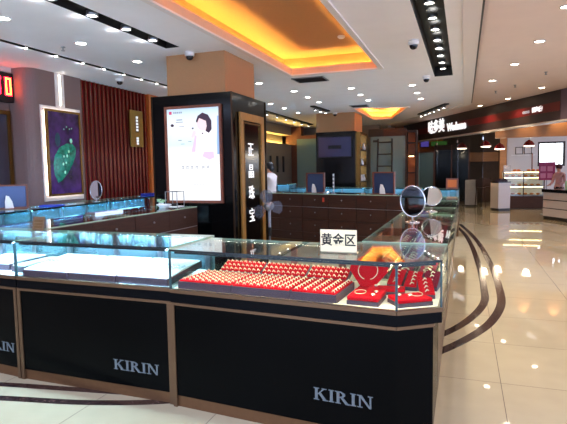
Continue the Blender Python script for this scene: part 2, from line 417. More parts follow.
# ================================================================== CEILING FITTINGS
def downlight(x, y, z, warm=False, label='', first=[None, None], power=None, group='recessed ceiling downlights'):
    k = 1 if warm else 0
    if first[k] is None:
        t = thing('ceiling_downlight', label, 'ceiling light', (x, y, z), 0, group)
        r = MB(); r.lathe([(0.058, 0.0), (0.078, 0.0), (0.078, -0.008), (0.066, -0.012), (0.058, -0.010), (0.058, 0.0)], 20); r.build('trim_ring', 'white_plastic', t, smooth=True)
        l = MB(); l.lathe([(0, -0.006), (0.057, -0.006), (0.057, -0.001), (0, -0.001)], 20); l.build('lens', 'lens_warm' if warm else 'lens', t)
        lamp('bulb', 'SPOT', (0, 0, -0.03), P_WARM if warm else P_COOL, WARM if warm else COOL, t, spot_size=2.3, spot_blend=0.9, shadow_soft_size=0.05)
        first[k] = t
        return t
    return dup(first[k], (x, y, z), label)
row_l = [('first', 2.9), ('second', 4.0), ('third', 5.1), ('fourth', 6.23), ('fifth', 7.3), ('sixth', 8.4)]
for nm, y in row_l:
    downlight(-4.4, y, CZ, False, '%s round downlight from the front in the row left of the black pillar' % nm)
for nm, y in (('near', 11.37), ('middle', 12.35), ('far', 13.5)):
    downlight(-4.35, y, CZ, False, '%s round downlight of three over the shopkeeper beyond the black pillar' % nm)
downlight(-3.52, 8.64, CZ, False, 'small round downlight in the ceiling just right of the beige pillar top')
for nm, y in (('near', 9.79), ('middle', 10.73), ('far', 11.63)):
    downlight(-3.23, y, CZ, False, '%s round downlight of three before the far pillar, left trio' % nm)
for nm, y in (('near', 9.93), ('middle', 10.88), ('far', 11.82)):
    downlight(-2.1, y, CZ, False, '%s round downlight of three straight before the far small cove' % nm)
for nm, y in (('near', 10.09), ('middle', 11.14), ('far', 12.12)):
    downlight(-0.95, y, CZ, False, '%s round downlight of three beyond the right dome camera' % nm)
for nm, x, y in (('nearest, cut by the frame edge', 1.01, 6.21), ('second', .94, 7.76), ('third', .77, 9.31), ('fourth', .5, 10.87), ('farthest, by the shop fascia', .4, 15.1)):
    downlight(x, y, 3.1, True, 'warm downlight over the right walkway, %s' % nm)
downlight(1.56, 12.3, 3.1, True, 'warm downlight just in front of the fascia above its small white sign')
downlight(1.01, 13.9, 3.1, True, 'warm downlight in front of the middle of the dark fascia')
for nm, x, y in (('left', -.6, 19.6), ('middle', .45, 19.0)):  # two unseen lights added to lift the dark left of the bakery
    downlight(x, y, 3.1, True, 'added warm light to brighten the bakery, unseen behind the fascia, %s one' % nm)
for (x, y) in ((1.0, 4.6), (1.0, 3.0), (2.4, 7), (2.4, 4.5), (2.4, 9.5)):
    downlight(x, y, 3.1, True, 'warm downlight over the walkway out to the right of the frame')

def spot_in_slot(x, y, z, label, group, first=[None]):
    if first[0] is None:
        t = thing('slot_spotlight', label, 'spotlight', (x, y, z), 0, group)
        MB().lathe([(0.045, 0), (0.055, 0), (0.06, -0.05), (0.048, -0.05), (0.045, 0)], 16).build('housing', 'steel', t, smooth=True)
        MB().lathe([(0, -0.042), (0.046, -0.042), (0.046, -0.03), (0, -0.03)], 16).build('lens', 'lens', t)
        lamp('bulb', 'SPOT', (0, 0, -0.06), P_COOL * 0.9, (.88, .9, 1), t, spot_size=1.9, spot_blend=0.8, shadow_soft_size=0.04)
        first[0] = t; return t
    return dup(first[0], (x, y, z), label, group=group)
nums = ['first', 'second', 'third', 'fourth', 'fifth', 'sixth', 'seventh', 'eighth', 'ninth']
for i, y in enumerate((4.95, 5.46, 6.01, 6.51, 7.05, 7.53, 8.03, 8.56, 9.08)):
    spot_in_slot(-0.35, y, CZ + 0.12, '%s spotlight from the front in the black ceiling slot beside the right dome cameras' % nums[i], 'spotlights in the right ceiling slot')
for i, y in enumerate((3.7, 4.25, 4.79, 5.3)):
    t = spot_in_slot(-3.51, y, CZ + 0.03, '%s spotlight from the front in the ceiling slot leading to the beige pillar' % nums[i], 'spotlights in the left ceiling slot')
    lamp('added_ceiling_glow', 'POINT', (-0.17, 0.0, -0.085), 0.16, (.9, .94, 1), t, shadow_soft_size=0.02)  # bodiless light added beside the spotlight to put a glow on the ceiling
for i, y in enumerate((4.5, 5.0, 5.5, 6.0, 6.46, 6.93, 7.41, 7.86, 8.3)):
    t = thing('slot_washer', '%s small wash light from the front in the narrow slot along the left wall' % nums[i], 'spotlight', (-5.165, y, CZ - 0.01), 0, 'wash lights in the narrow left slot')
    MB().lathe([(0, 0.034), (0.025, 0.034), (0.025, 0.0), (0, 0.0)], 12).build('housing', 'black_void', t)
    MB().lathe([(0, -0.004), (0.02, -0.004), (0.02, 0), (0, 0)], 12).build('lens', 'lens', t)
    lamp('bulb', 'POINT', (-0.06, 0, -0.045), 0.08, (.9, .95, 1), t, shadow_soft_size=0.02)

def dome_camera(x, y, z, label, first=[None]):
    if first[0] is None:
        t = thing('dome_camera', label, 'security camera', (x, y, z), 0, 'dome security cameras')
        MB().lathe([(0, 0), (0.062, 0), (0.066, -0.015), (0.064, -0.05), (0.05, -0.058), (0, -0.058)], 20).build('housing', 'white_plastic', t, smooth=True)
        MB().lathe([(0.05, -0.055), (0.049, -0.075), (0.038, -0.097), (0.02, -0.108), (0, -0.111)], 20).build('dome', 'dark_dome', t, smooth=True)
        first[0] = t; return t
    return dup(first[0], (x, y, z), label)
dome_camera(-5.45, 7.2, CZ, 'dome security camera on the ceiling in front of the red slatted wall')
dome_camera(-3.44, 6.03, CZ, 'dome security camera on the ceiling against the beige pillar top')
dome_camera(-0.61, 6.62, CZ, 'dome security camera, larger-looking nearer one beside the right ceiling slot')
dome_camera(-0.63, 9.2, CZ, 'dome security camera at the far end of the right ceiling slot')
dome_camera(-3.40, 13.9, CZ, 'dome security camera on the ceiling before the far pillar with the television')
def sprinkler(x, y, z, label, first=[None]):
    if first[0] is None:
        o = MB().lathe([(0, 0), (0.03, 0), (0.03, -0.006), (0.009, -0.01), (0.009, -0.04), (0.024, -0.045), (0.024, -0.05), (0, -0.05)], 12).build('ceiling_sprinkler', 'steel', None, (x, y, z))
        first[0] = tag(o, label, 'sprinkler', 'ceiling sprinklers'); return o
    return dup(first[0], (x, y, z), label)
sprinkler(-4.74, 5.17, CZ, 'small sprinkler head on the ceiling between the two left slots')
sprinkler(1.37, 10.33, 3.1, 'small sprinkler head over the right walkway, nearest of three')
sprinkler(.98, 11.68, 3.1, 'small sprinkler head over the right walkway, middle one of three')
sprinkler(.65, 12.41, 3.1, 'small sprinkler head over the right walkway, farthest of three')
sprinkler(-2.05, 4.95, CZ + 0.30, 'small sprinkler head on the tan ceiling inside the big cove')
tag(MB().lathe([(0, 0), (0.055, 0), (0.055, -0.02), (0.035, -0.035), (0, -0.035)], 16).build('smoke_detector', 'white_plastic', None, (-1.66, 7.2, CZ + 0.30)), 'round smoke detector on the tan ceiling inside the big cove', 'smoke detector')
def vent(x0, x1, y0, y1, label):
    t = thing('ceiling_vent', label, 'air vent', ((x0 + x1) / 2, (y0 + y1) / 2, CZ), 0, 'ceiling air vents')
    a, b = (x1 - x0) / 2, (y1 - y0) / 2
    f = MB(); f.box(-a, a, -b, -b + .02, -.014, 0); f.box(-a, a, b - .02, b, -.014, 0); f.box(-a, -a + .02, -b, b, -.014, 0); f.box(a - .02, a, -b, b, -.014, 0); f.build('frame', 'steel', t)
    g = MB(); g.box(-a + .02, a - .02, -b + .02, b - .02, -.003, 0)
    n = 7
    for k in range(n): yy = -b + .04 + (2 * b - .08) * k / (n - 1); g.box(-a + .02, a - .02, yy - .004, yy + .004, -.012, -.003)
    g.build('grille', 'dark_line', t)
vent(-2.84, -2.28, 8.45, 8.9, 'grey slotted air vent in the ceiling at the far end of the big cove')
vent(-2.72, -2.28, 12.6, 13.0, 'grey slotted air vent in the ceiling just before the small far cove')
def track(p, q, n, label, warm=False):
    P, Q = Vector((*p, CZ)), Vector((*q, CZ)); t = thing('track_light', label, 'track light', P, 0, 'ceiling track lights')
    d = Q - P
    r = MB(); nn = Vector((-d.y, d.x, 0)).normalized() * 0.06
    r.prism([(-nn).to_2d(), (d - nn).to_2d(), (d + nn).to_2d(), nn.to_2d()], -0.03, 0.0); r.build('rail', 'black_void', t)
    for k in range(n):
        c = d * ((k + .5) / n)
        s = MB().lathe([(0, -.03), (.03, -.03), (.045, -.1), (.036, -.1), (0, -.09)], 10, c).build('spot_head', 'steel', t)
        MB().lathe([(0, -.098), (.034, -.098), (.034, -.092), (0, -.092)], 10, c).build('lens', 'lens', s)
track((-1.25, 15.5), (-0.42, 13.3), 6, 'black track light running parallel to the slanting ceiling edge on the right')
track((-3.56, 12.2), (-3.47, 13.4), 3, 'short black track light before the far pillar with the television')
track((-5.0, 12.4), (-5.05, 17.2), 6, 'long black track light along the far left wall')

# ================================================================== SHOWCASE COUNTERS
def normal_in(P, Q):
    d = (Vector(Q) - Vector(P)).normalized(); return Vector((-d.y, d.x))
def strips(t, a, b, top, light):        # a dark channel under the glass edge with its LED strip behind the lip
    MB().seg(a, b, 0.005, top - 0.026, top - 0.0125, 0.002).build('light_channel', 'edge_dark', t)
    c = MB().seg(a, b, 0.018, top - 0.016, top - 0.0125, -0.0035)
    c.seg(a, b, 0.0025, top - 0.021, top - 0.0165, -0.0190).build('channel_cover', 'edge_dark', t)
    MB().seg(a, b, 0.014, top - 0.019, top - 0.0163, -0.0045).build('light_strip', light, t)
def showcase(label, poly, edges, light='led_cool', deck='deck_white', top=0.97, base=None, letters=None, cols=2, group=None, name='display_counter', panel='panel', strip_edges=None, posts=(0, 1), posts_at=None):
    """poly anticlockwise; edges: F customer glass over black panel, W staff side of wooden drawers, G staff side of glass over wood, J joint"""
    ox, oy = poly[0]
    t = thing(name, label, 'counter', (ox, oy, 0), 0, group)
    R = [(p[0] - ox, p[1] - oy) for p in poly]; B = [(p[0] - ox, p[1] - oy) for p in base] if base else R
    n = len(R)
    ins = offset_poly(B, -0.03)
    MB().prism(ins, 0.07, 0.70).build('cabinet', 'wood', t)
    MB().prism(offset_poly(B, -0.008), 0, 0.07).build('plinth', 'bronze', t)
    MB().prism(offset_poly(R, -0.004), 0.705, 0.722).build('display_deck', deck, t)
    for i, e in enumerate(edges):
        P, Q = R[i], R[(i + 1) % n]; bP, bQ = B[i], B[(i + 1) % n]
        d = (Vector(Q) - Vector(P)); L = d.length; d.normalize()
        if e == 'F':
            MB().seg(bP, bQ, 0.025, 0.072, 0.628).build('front_panel', panel, t)
            MB().seg(bP, bQ, 0.028, 0.628, 0.644, 0.006).build('lower_rail', 'gold', t)
            MB().seg(P, Q, 0.028, 0.645, 0.703, 0.0).build('fascia', 'navy', t)
            MB().seg(P, Q, 0.03, 0.703, 0.724, 0.008).build('upper_rail', 'gold', t)
            MB().seg(P, Q, 0.008, 0.724, top - 0.013).build('front_glass', 'glass_front', t)
            for A in (Vector(P) + d * .0005, Vector(Q) - d * .0065): MB().seg(A, A + d * .006, 0.009, 0.724, top - 0.013, 0.0006).build('glass_corner', 'edge_teal', t)
            for (A, s) in [((Vector(bP), 1), (Vector(bQ), -1))[k_] for k_ in (posts_at or {}).get(i, posts)]:
                bd = (Vector(bQ) - Vector(bP)).normalized()
                MB().seg(*((A, A + bd * 0.026) if s == 1 else (A - bd * 0.026, A)), 0.03, 0.0, 0.628, 0.007).build('post', 'gold', t)
            if strip_edges is None or i in strip_edges:
                nn = normal_in(P, Q); a = Vector(P) + nn * 0.012 + d * 0.03; b = Vector(Q) + nn * 0.012 - d * 0.03
                strips(t, a, b, top, light)
        elif e == 'W':
            MB().seg(P, Q, 0.02, 0.724, top - 0.013, -0.012).build('back_board', 'wood', t)
            rows = [(0.075, 0.235), (0.24, 0.475), (0.48, 0.715), (0.72, 0.952)]
            for c in range(cols):
                a = Vector(P) + d * (L * c / cols + 0.003); b = Vector(P) + d * (L * (c + 1) / cols - 0.003)
                for z0, z1 in rows:
                    dr = MB().seg(a, b, 0.025, z0, z1, 0.002).build('drawer', 'wood', t)
                    mid = (a + b) / 2; nn = normal_in(P, Q); o = mid - nn * 0.012
                    k = MB(); k.ball((o.x, o.y, (z0 + z1) / 2 + .02), 0.012, n=8); k.build('knob', 'steel', dr, smooth=True)
        elif e == 'G':
            nn = normal_in(P, Q); strips(t, Vector(P) + nn * 0.012 + d * 0.05, Vector(Q) + nn * 0.012 - d * 0.05, top, light)  # second strip on the staff side, added to brighten the trays
            MB().seg(P, Q, 0.02, 0.072, 0.703).build('rear_panel', 'wood', t)
            MB().seg(P, Q, 0.006, 0.722, top - 0.013, -0.004).build('rear_glass', 'glass' if light == 'led_warm' else 'glass_frost', t)
            for f in (0.02, 0.34, 0.66):
                a = Vector(P) + d * L * f
                MB().seg(a, a + d * 0.04, 0.02, 0.722, top - 0.013, -0.012).build('rear_post', 'steel' if light != 'led_warm' else 'wood_frame', t)
        elif e == 'J':
            MB().seg(P, Q, 0.006, 0.724, top - 0.013, -0.002).build('side_glass', 'glass', t)
    em = [1 if e == 'F' else 2 for e in edges]
    MB().prism(R, top - 0.012, top, em).build('glass_top', ['glass', 'edge_dark', 'edge_pale'], t)
    if letters: kirin(t, *letters, R)
    return t

# serif capitals, unit height, drawn as 2D polygons
def glyph_polys(ch):
    s = 0.075; st = 0.17
    ser = lambda x, y, w=0.34, h=0.07: [(x - w / 2, y), (x + w / 2, y), (x + w / 2, y + h), (x - w / 2, y + h)]
    bar = lambda x0, x1, y0=0.0, y1=1.0: [(x0, y0), (x1, y0), (x1, y1), (x0, y1)]
    if ch == 'I': return [bar(.12, .12 + st), ser(.205, 0), ser(.205, .93)], .41
    if ch == 'K': return [bar(.12, .12 + st), ser(.205, 0), ser(.205, .93), [(.29, .40), (.38, .52), (.74, .96), (.62, .96), (.29, .53)], [(.36, .52), (.48, .63), (.86, .03), (.66, .03)], ser(.70, .93, .32), ser(.77, 0, .34)], .94
    if ch == 'R':
        arc = [(.29 + .36 * math.sin(a), .74 + .26 * math.cos(a)) for a in [PI * k / 8 for k in range(9)]]
        inn = [(.29 + .19 * math.sin(a), .74 + .17 * math.cos(a)) for a in [PI * k / 8 for k in range(9)]]
        qs = [[arc[k], arc[k + 1], inn[k + 1], inn[k]] for k in range(8)]
        return [bar(.12, .12 + st), ser(.205, 0), ser(.205, .93)] + qs + [[(.36, .49), (.54, .50), (.86, .03), (.66, .03)], ser(.80, 0, .26)], .92
    if ch == 'N': return [bar(.14, .24), ser(.19, 0, .30), ser(.15, .93, .26), [(.10, 1.0), (.29, 1.0), (.86, 0.0), (.74, 0.0)], bar(.76, .86), ser(.81, .93, .30)], .98
def kirin(t, edge, dist_end, z0, h, width, R):
    P, Q = Vector(R[edge]), Vector(R[(edge + 1) % len(R)]); d = (Q - P).normalized(); nn = Vector((-d.y, d.x))
    W = sum(glyph_polys(c)[1] for c in 'KIRIN'); sx = width / W
    x = 0; org = Q - d * (dist_end + width) - nn * 0.0035
    mb = MB()
    for i, c in enumerate('KIRIN'):
        polys, w = glyph_polys(c)
        for q, pl in enumerate(polys):
            th = 0.0030 + 0.0002 * q
            front = [Vector((*(org + d * (x + px) * sx - nn * (th - 0.003)), z0 + py * h)) for px, py in pl]
            back = [f + Vector((nn.x, nn.y, 0)) * (th) for f in front]
            a = [mb.bm.verts.new(v) for v in front]; b = [mb.bm.verts.new(v) for v in back]; m_ = len(a)
            mb._q(a); mb._q(b[::-1])
            for k in range(m_): mb._q([a[k], b[k], b[(k + 1) % m_], a[(k + 1) % m_]])
        x += w
    mb.build('logo_lettering', 'logo', t)

g1 = 0.003
M1 = [(-2.885, 2.602), (-1.655, 2.583), (-1.655, 3.17), (-2.885, 3.19)]
M0 = [(-4.02, 2.70), (-2.895, 2.603), (-2.895, 3.19), (-4.02, 3.19)]
M2P = [(-1.645, 2.567), (-0.302, 2.457), (-0.095, 2.592), (-0.085, 3.125), (-0.62, 3.125), (-0.655, 3.02), (-1.645, 3.10)]
M2B = [(-1.645, 2.567), (-0.302, 2.457), (-0.135, 2.572), (-0.135, 3.125), (-0.62, 3.125), (-0.655, 3.02), (-1.645, 3.10)]
GF = 'showcases along the front of the jewellery ring'
showcase('front glass showcase with black panel at the left picture edge, only the letters IN showing', M0, 'FJGJ', 'led_cool', group=GF, letters=(0, .05, .178, .066, .35))
showcase('front glass showcase with white ring trays above a black panel lettered KIRIN', M1, 'FJGJ', 'led_cool', group=GF, letters=(0, .10, .170, .066, .345))
showcase('front corner glass showcase with chamfered end, full of red ring trays, black panel lettered KIRIN', M2P, 'FFFJJGJ', 'led_warm', 'cream', .963, base=M2B, group=GF, posts_at={0: (0,), 1: (), 2: ()}, strip_edges=(0, 1), letters=(0, .115, .205, .066, .325))
GR = 'showcases along the right side of the jewellery ring'
ys = [3.135, 5.09, 6.05, 7.3, 8.25]
desc = ['nearest glass showcase of the right row, just behind the chamfered corner', 'glass showcase of the right row carrying the rear round mirror', 'third glass showcase back in the right row, behind the two mirrors', 'farthest glass showcase of the right row where it meets the back drawers']
for i in range(4):
    y0, y1 = ys[i], ys[i + 1] - 0.01
    P = [(-0.60, y0), (-0.085 + .004 * i, y0), (-0.081 + .004 * i, y1), (-0.60, y1)]
    Bp = [(-0.60, y0), (-0.135, y0), (-0.135, y1), (-0.60, y1)]
    showcase(desc[i], P, 'JFJG', 'led_warm', 'cream', .966, base=Bp, group=GR, panel='gold', posts=())
# left row, drawers towards the ring
GA = 'showcases of the left row before the black pillar'
showcase('left row glass showcase nearer the camera, drawers of dark wood facing the fan', [(-3.28, 3.22), (-3.29, 4.5), (-3.93, 4.5), (-3.90, 3.22)], 'WJFJ', 'led_cyan', group=GA)
showcase('left row glass showcase ending at the black pillar, dark wood drawers towards the fan', [(-3.291, 4.51), (-3.27, 5.80), (-3.98, 5.80), (-3.932, 4.51)], 'WJFJ', 'led_cyan', group=GA)
# wall row
GB = 'showcases of the row along the left wall'
bx = lambda y: -5.12 - 0.1 * (y - 4.0)
for i, (y0, y1, lb) in enumerate(((3.5, 4.98, 'wall-side glass showcase under the wooden jewellery mirror at the left edge'), (4.99, 6.75, 'wall-side glass showcase carrying the oval mirror'), (6.76, 8.6, 'wall-side glass showcase under the red slats carrying the blue box'))):
    showcase(lb, [(bx(y0), y0), (bx(y1), y1), (bx(y1) - .46, y1), (bx(y0) - .58, y0)], 'FJGJ', 'led_cyan', group=GB)
# back row, drawers towards the camera
GK = 'drawer counters across the back of the ring'
kp = lambda x, o=0: (x + 0.35 * o * 0.9, 9.33 - 0.355 * (x + 3.3) + o * 0.94)
for i, (x0, x1, lb) in enumerate(((-4.0, -2.9, 'dark wood drawer counter across the back, its left end behind the fan'), (-2.895, -1.785, 'dark wood drawer counter across the back, in the middle below the far pillar'), (-1.78, -0.68, 'dark wood drawer counter across the back, its right end carrying a wooden jewellery mirror'))):
    showcase(lb, [kp(x0), kp(x1), kp(x1, .55), kp(x0, .55)], 'WJFJ', 'led_far', group=GK, cols=2)
# lit glass counters farther back
GD = 'lit glass showcases of the far ring'
showcase('blue-lit far showcase behind the shopkeeper beside the far left wall', [(-5.9, 12.6), (-4.2, 12.2), (-4.2, 12.8), (-5.9, 13.2)], 'FJGJ', 'led_far', top=1.06, group=GD)
showcase('blue-lit far showcase in front of the television pillar', [(-4.19, 12.2), (-2.2, 11.8), (-2.2, 12.4), (-4.19, 12.8)], 'FJGJ', 'led_far', group=GD)
showcase('blue-lit far showcase in front of the teal glass partition', [(-2.19, 11.8), (-0.75, 11.5), (-0.75, 12.1), (-2.19, 12.4)], 'FJGJ', 'led_far', group=GD)
showcase('short blue-lit showcase at the far end of the right row under a small brown card', [(-0.66, 10.95), (-0.09, 10.9), (-0.09, 11.45), (-0.66, 11.5)], 'FJGJ', 'led_far', group=GD)

# ================================================================== PILLARS AND WHAT HANGS ON THEM
struct(MB().box(-3.86, -2.98, 6.13, 7.12, 2.40, CZ).build('pillar', 'beige_wrap'))
pl = MB(); pl.box(-4.02, -2.83, 5.99, 7.17, 0, 2.44); struct(pl.build('pillar.001', 'black_gloss'))
ct = MB(); ct.box(-2.836, -2.818, 5.978, 5.996, 0, 2.44); ct.box(-2.836, -2.818, 7.155, 7.173, 0, 2.44); ct.box(-4.032, -4.014, 5.978, 5.996, 0, 2.44)
struct(ct.build('trim_12', mat('dark_bronze_corner', (70, 52, 36), .3, metal=.8)))

def frame_xz(mb, x0, x1, z0, z1, w, y0, y1):
    mb.box(x0, x1, y0, y1, z0, z0 + w); mb.box(x0, x1, y0, y1, z1 - w, z1); mb.box(x0, x0 + w, y0, y1, z0 + w, z1 - w); mb.box(x1 - w, x1, y0, y1, z0 + w, z1 - w); return mb
def frame_yz(mb, y0, y1, z0, z1, w, x0, x1):
    mb.box(x0, x1, y0, y1, z0, z0 + w); mb.box(x0, x1, y0, y1, z1 - w, z1); mb.box(x0, x1, y0, y0 + w, z0 + w, z1 - w); mb.box(x0, x1, y1 - w, y1, z0 + w, z1 - w); return mb
def flat(mb, pts, y0, y1):        # a picture shape in the xz plane with its own small thickness
    a = [mb.bm.verts.new((x, y0, z)) for x, z in pts]; b = [mb.bm.verts.new((x, y1, z)) for x, z in pts]; n = len(pts)
    mb._q(a); mb._q(b[::-1])
    for k in range(n): mb._q([a[k], b[k], b[(k + 1) % n], a[(k + 1) % n]])
    return mb
def ell(cx, cz, rx, rz, n=16, a0=0): return [(cx + rx * math.cos(2 * PI * k / n + a0), cz + rz * math.sin(2 * PI * k / n + a0)) for k in range(n)]

# backlit advertisement on the pillar
t = thing('advertising_light_box', 'backlit white poster of a dark haired woman on the front of the black pillar', 'light box', (-3.39, 5.988, 1.02))
M['ad'] = ramp_emit('backlit_advert_print', [(0, (240, 246, 255)), (0.10, (252, 252, 252)), (0.5, (255, 255, 252)), (0.60, (214, 240, 244)), (0.8, (240, 244, 252)), (0.93, (216, 236, 250)), (1, (180, 206, 236))], 0.5, 2, 0.04, 1.24)
def em(name, rgb, s): M[name] = mat(name, (8, 8, 8), 0.4, emit=rgb, estr=s)
em('ad_hair', (62, 42, 66), .45); em('ad_skin', (246, 216, 226), .5); em('ad_white', (250, 244, 254), .56); em('ad_lilac', (224, 200, 244), .5); em('ad_grey', (150, 160, 180), .45); em('ad_pink', (214, 70, 120), .45); em('ad_blue', (150, 180, 226), .5)
frame_xz(MB(), -.425, .425, -.02, 1.27, .035, -.035, 0).build('frame', 'wood_frame', t)
MB().box(-.39, .39, -.02, 0, .015, 1.235).build('picture', 'ad', t)
pr = MB(); flat(pr, [(.02, .70), (.05, .90), (.10, .96), (.24, .95), (.32, .86), (.35, .64), (.30, .58), (.12, .60)], -.0235, -.02); pr.build('print_blouse', 'ad_white', t)
pr = MB(); flat(pr, [(.13, .60), (.16, .66), (.30, .66), (.31, .58), (.24, .55)], -.0245, -.0235); flat(pr, [(-.03, .66), (.03, .88), (.06, .87), (.03, .66)], -.0245, -.02); pr.build('print_sleeve', 'ad_lilac', t)
pr = MB(); flat(pr, [(.06, 1.05), (.07, .98), (.10, .95), (.14, .93), (.19, .94), (.22, .99), (.22, 1.08), (.16, 1.13), (.09, 1.11)], -.0245, -.02); flat(pr, [(-.03, .86), (.0, .93), (.04, .95), (.05, .90), (.0, .84)], -.0255, -.0245); pr.build('print_skin', 'ad_skin', t)
pr = MB(); flat(pr, [(.05, 1.06), (.08, 1.13), (.15, 1.17), (.23, 1.14), (.28, 1.06), (.28, .95), (.24, .90), (.19, .93), (.21, .99), (.20, 1.06), (.15, 1.08), (.10, 1.10), (.07, 1.04)], -.0265, -.0245)
pr.build('print_hair', 'ad_hair', t)
pr = MB()
for (x, z, w_, h) in ((-.20, 1.09, .09, .014), (-.20, 1.06, .11, .010), (-.17, 1.00, .08, .008), (-.2, .82, .05, .012), (-.16, .77, .06, .008), (-.05, .80, .05, .008)): pr.box(x - w_ / 2, x + w_ / 2, -.0222, -.02, z - h / 2, z + h / 2)
for k in range(6): x = -.17 + k * .07 + (.03 if k > 3 else 0); pr.box(x - .016, x - .011, -.0222, -.02, .43, .475); pr.box(x - .016, x + .02, -.0222, -.02, .465, .475); pr.box(x - .01, x + .02, -.0222, -.02, .445, .452); pr.box(x + .008, x + .013, -.0222, -.02, .43, .47)
for k in range(4): pr.box(-.01 + k * .045, .02 + k * .045, -.0222, -.02, .228, .236)
pr.build('print_text', 'ad_grey', t)
for fx, fz, r_ in ((-.31, 1.02, .024), (.0, .97, .013), (.145, .90, .012)):
    pr = MB(); flat(pr, ell(fx, fz, r_, r_ * .8), -.0275, -.02); pr.build('print_flower', 'ad_hair', t)
pr = MB(); pr.box(-.355, -.315, -.0222, -.02, 1.165, 1.205); pr.mi = 0
pr.build('print_emblem', 'ad_pink', t)
pr = MB()
for k in range(5): pr.box(-.29 + k * .028, -.27 + k * .028, -.0222, -.02, 1.175, 1.198)
pr.build('print_heading', 'ad_grey', t)
pr = MB(); flat(pr, [(.35, .62), (.385, .62), (.385, 1.12), (.36, 1.12)], -.0222, -.02); pr.build('print_sky', 'ad_blue', t)

# gilded smoked mirror with white characters on the pillar's side
t = thing('gilded_shop_sign', 'tall gold-framed black sign with white characters on the right side of the pillar', 'sign', (-2.829, 6.60, 0))
MB().box(0, .012, -.42, .42, .12, 2.2).build('backing', 'black_gloss', t)
frame_yz(MB(), -.42, .42, .12, 2.2, .10, 0.0, .035).build('frame', mat('old_gold_leaf', (176, 132, 70), .35, metal=.35, noise=.08, nscale=12), t)
frame_yz(MB(), -.30, .31, .22, 2.08, .022, 0.012, .03).build('inner_frame', 'brass', t)
for ch, z in zip('正晶珠宝', (1.70, 1.40, 1.10, .78)):
    text_mesh('sign_character', ch, .21, 'white_lit', t, T((.016, -.05, z)) @ FACE_PX, .003, 0.0)

# far pillar with television
struct(MB().box(-4.0, -2.89, 14.1, 15.2, 2.47, CZ).build('pillar.002', 'beige_wrap'))
struct(MB().box(-4.0, -2.86, 14.05, 15.25, 0, 2.47).build('pillar.003', 'black_gloss'))
t = thing('television', 'wall television with a purple screen on the far black pillar', 'television', (-3.44, 14.048, 1.74))
MB().box(-.50, .50, -.06, 0, 0, .61).build('case', 'black_void', t, bevel=.006)
M['tv'] = ramp_emit('purple_screen_picture', [(0, (70, 30, 84)), (.5, (52, 44, 110)), (1, (40, 54, 120))],  .12, 0, -.47, .47)
MB().box(-.465, .465, -.064, -.058, .035, .575).build('screen', 'tv', t)
mb = MB()
for k in range(5): x = -.15 + k * .075; frame_xz(mb, x - .028, x + .028, .265, .335, .012, -.067, -.063)
mb.box(-.19, .19, -.0655, -.0635, .25, .35); mb.build('screen_title', 'black_void', t)
t = thing('side_shelf', 'narrow gilded wall shelf with pale goods on the side of the far pillar', 'shelf', (-2.86, 14.65, .6))
frame_yz(MB(), -.5, .5, 0, 1.85, .06, 0, .12).build('frame', 'brass', t)
MB().box(0, .02, -.44, .44, .06, 1.79).build('back_panel', 'mirror', t)
for k in range(3): MB().box(.02, .12, -.44, .44, .45 + k * .45, .47 + k * .45).build('shelf_board', 'wood', t)
for k, (y, z) in enumerate(((-.2, 1.07), (.15, 1.07), (-.1, 1.52), (.2, 1.97))):
    tag(MB().lathe([(0, 0), (.05, 0), (.06, .05), (.03, .14), (.035, .18), (0, .18)], 12).build('white_vase', 'white_plastic', None, (-2.778, 14.65 + y, z + .0005), smooth=True), 'small white vase on the gilded shelf, number %s counted from the bottom' % nums[k], 'vase', 'white vases on the gilded shelf')

# ================================================================== LEFT WALL
t = thing('gem_poster', 'gold-framed purple poster of a green cut gemstone on the left wall', 'poster', (-6.010, 6.46, 1.075))
frame_yz(MB(), -.365, .365, .0, 1.34, .034, 0, .035).build('frame', 'brass', t)
M['poster_purple'] = mat('purple_poster_print', (70, 32, 92), 0.2, noise=.8, nscale=5)
M['gem'] = mat('green_gem_print', (26, 132, 108), 0.2, emit=(20, 120, 96), estr=.06, noise=.75, nscale=16)
M['gem_pale'] = mat('pale_gem_print', (160, 236, 210), 0.3, emit=(150, 240, 210), estr=.1)
MB().box(.005, .02, -.332, .332, .033, 1.307).build('picture', 'poster_purple', t)
def flat_yz(mb, pts, x0, x1):
    a = [mb.bm.verts.new((x0, y, z)) for y, z in pts]; b = [mb.bm.verts.new((x1, y, z)) for y, z in pts]; n = len(pts)
    mb._q(a[::-1]); mb._q(b)
    for k in range(n): mb._q([a[k], a[(k + 1) % n], b[(k + 1) % n], b[k]])
    return mb
leaf = [(1.55 * y_ - .02, .07 + z_ * .86) for y_, z_ in [(-.10, .16), (-.14, .30), (-.15, .48), (-.13, .64), (-.06, .80), (.04, .88), (.12, .88), (.17, .80), (.16, .66), (.11, .48), (.03, .31), (-.05, .19)]]
mb = MB(); c = mb.bm.verts.new((.034, .03, .6)); a = [mb.bm.verts.new((.021, y, z)) for y, z in leaf]
inner = [mb.bm.verts.new((.03, .02 + (y - .02) * .6, .58 + (z - .58) * .6)) for y, z in leaf]
for k in range(len(a)):
    l = (k + 1) % len(a); mb._q([a[k], a[l], inner[l], inner[k]]); mb._q([inner[k], inner[l], c])
mb._q(a[::-1]); mb.build('gem_print', 'gem', t)
for y, z, r in ((-.03, .37, .02), (-.06, .5, .018), (.0, .52, .015), (.03, .63, .02), (.07, .7, .018), (-.04, .62, .014), (.13, .87, .03)):
    flat_yz(MB(), ell(y, z, r, r * 1.4, 6), .033, .036).build('print_highlight', 'gem_pale', t)
for y in (.0, .06, .12, .17): flat_yz(MB(), ell(y, 1.05 + (y * 3 % .07), .012, .012, 4), .021, .024).build('print_spark', 'gem_pale', t)
mb = MB(); flat_yz(mb, ell(-.14, .88, .055, .11, 12), .0205, .0225); mb.build('print_second_gem', mat('dark_teal_print', (24, 66, 84), .3), t)

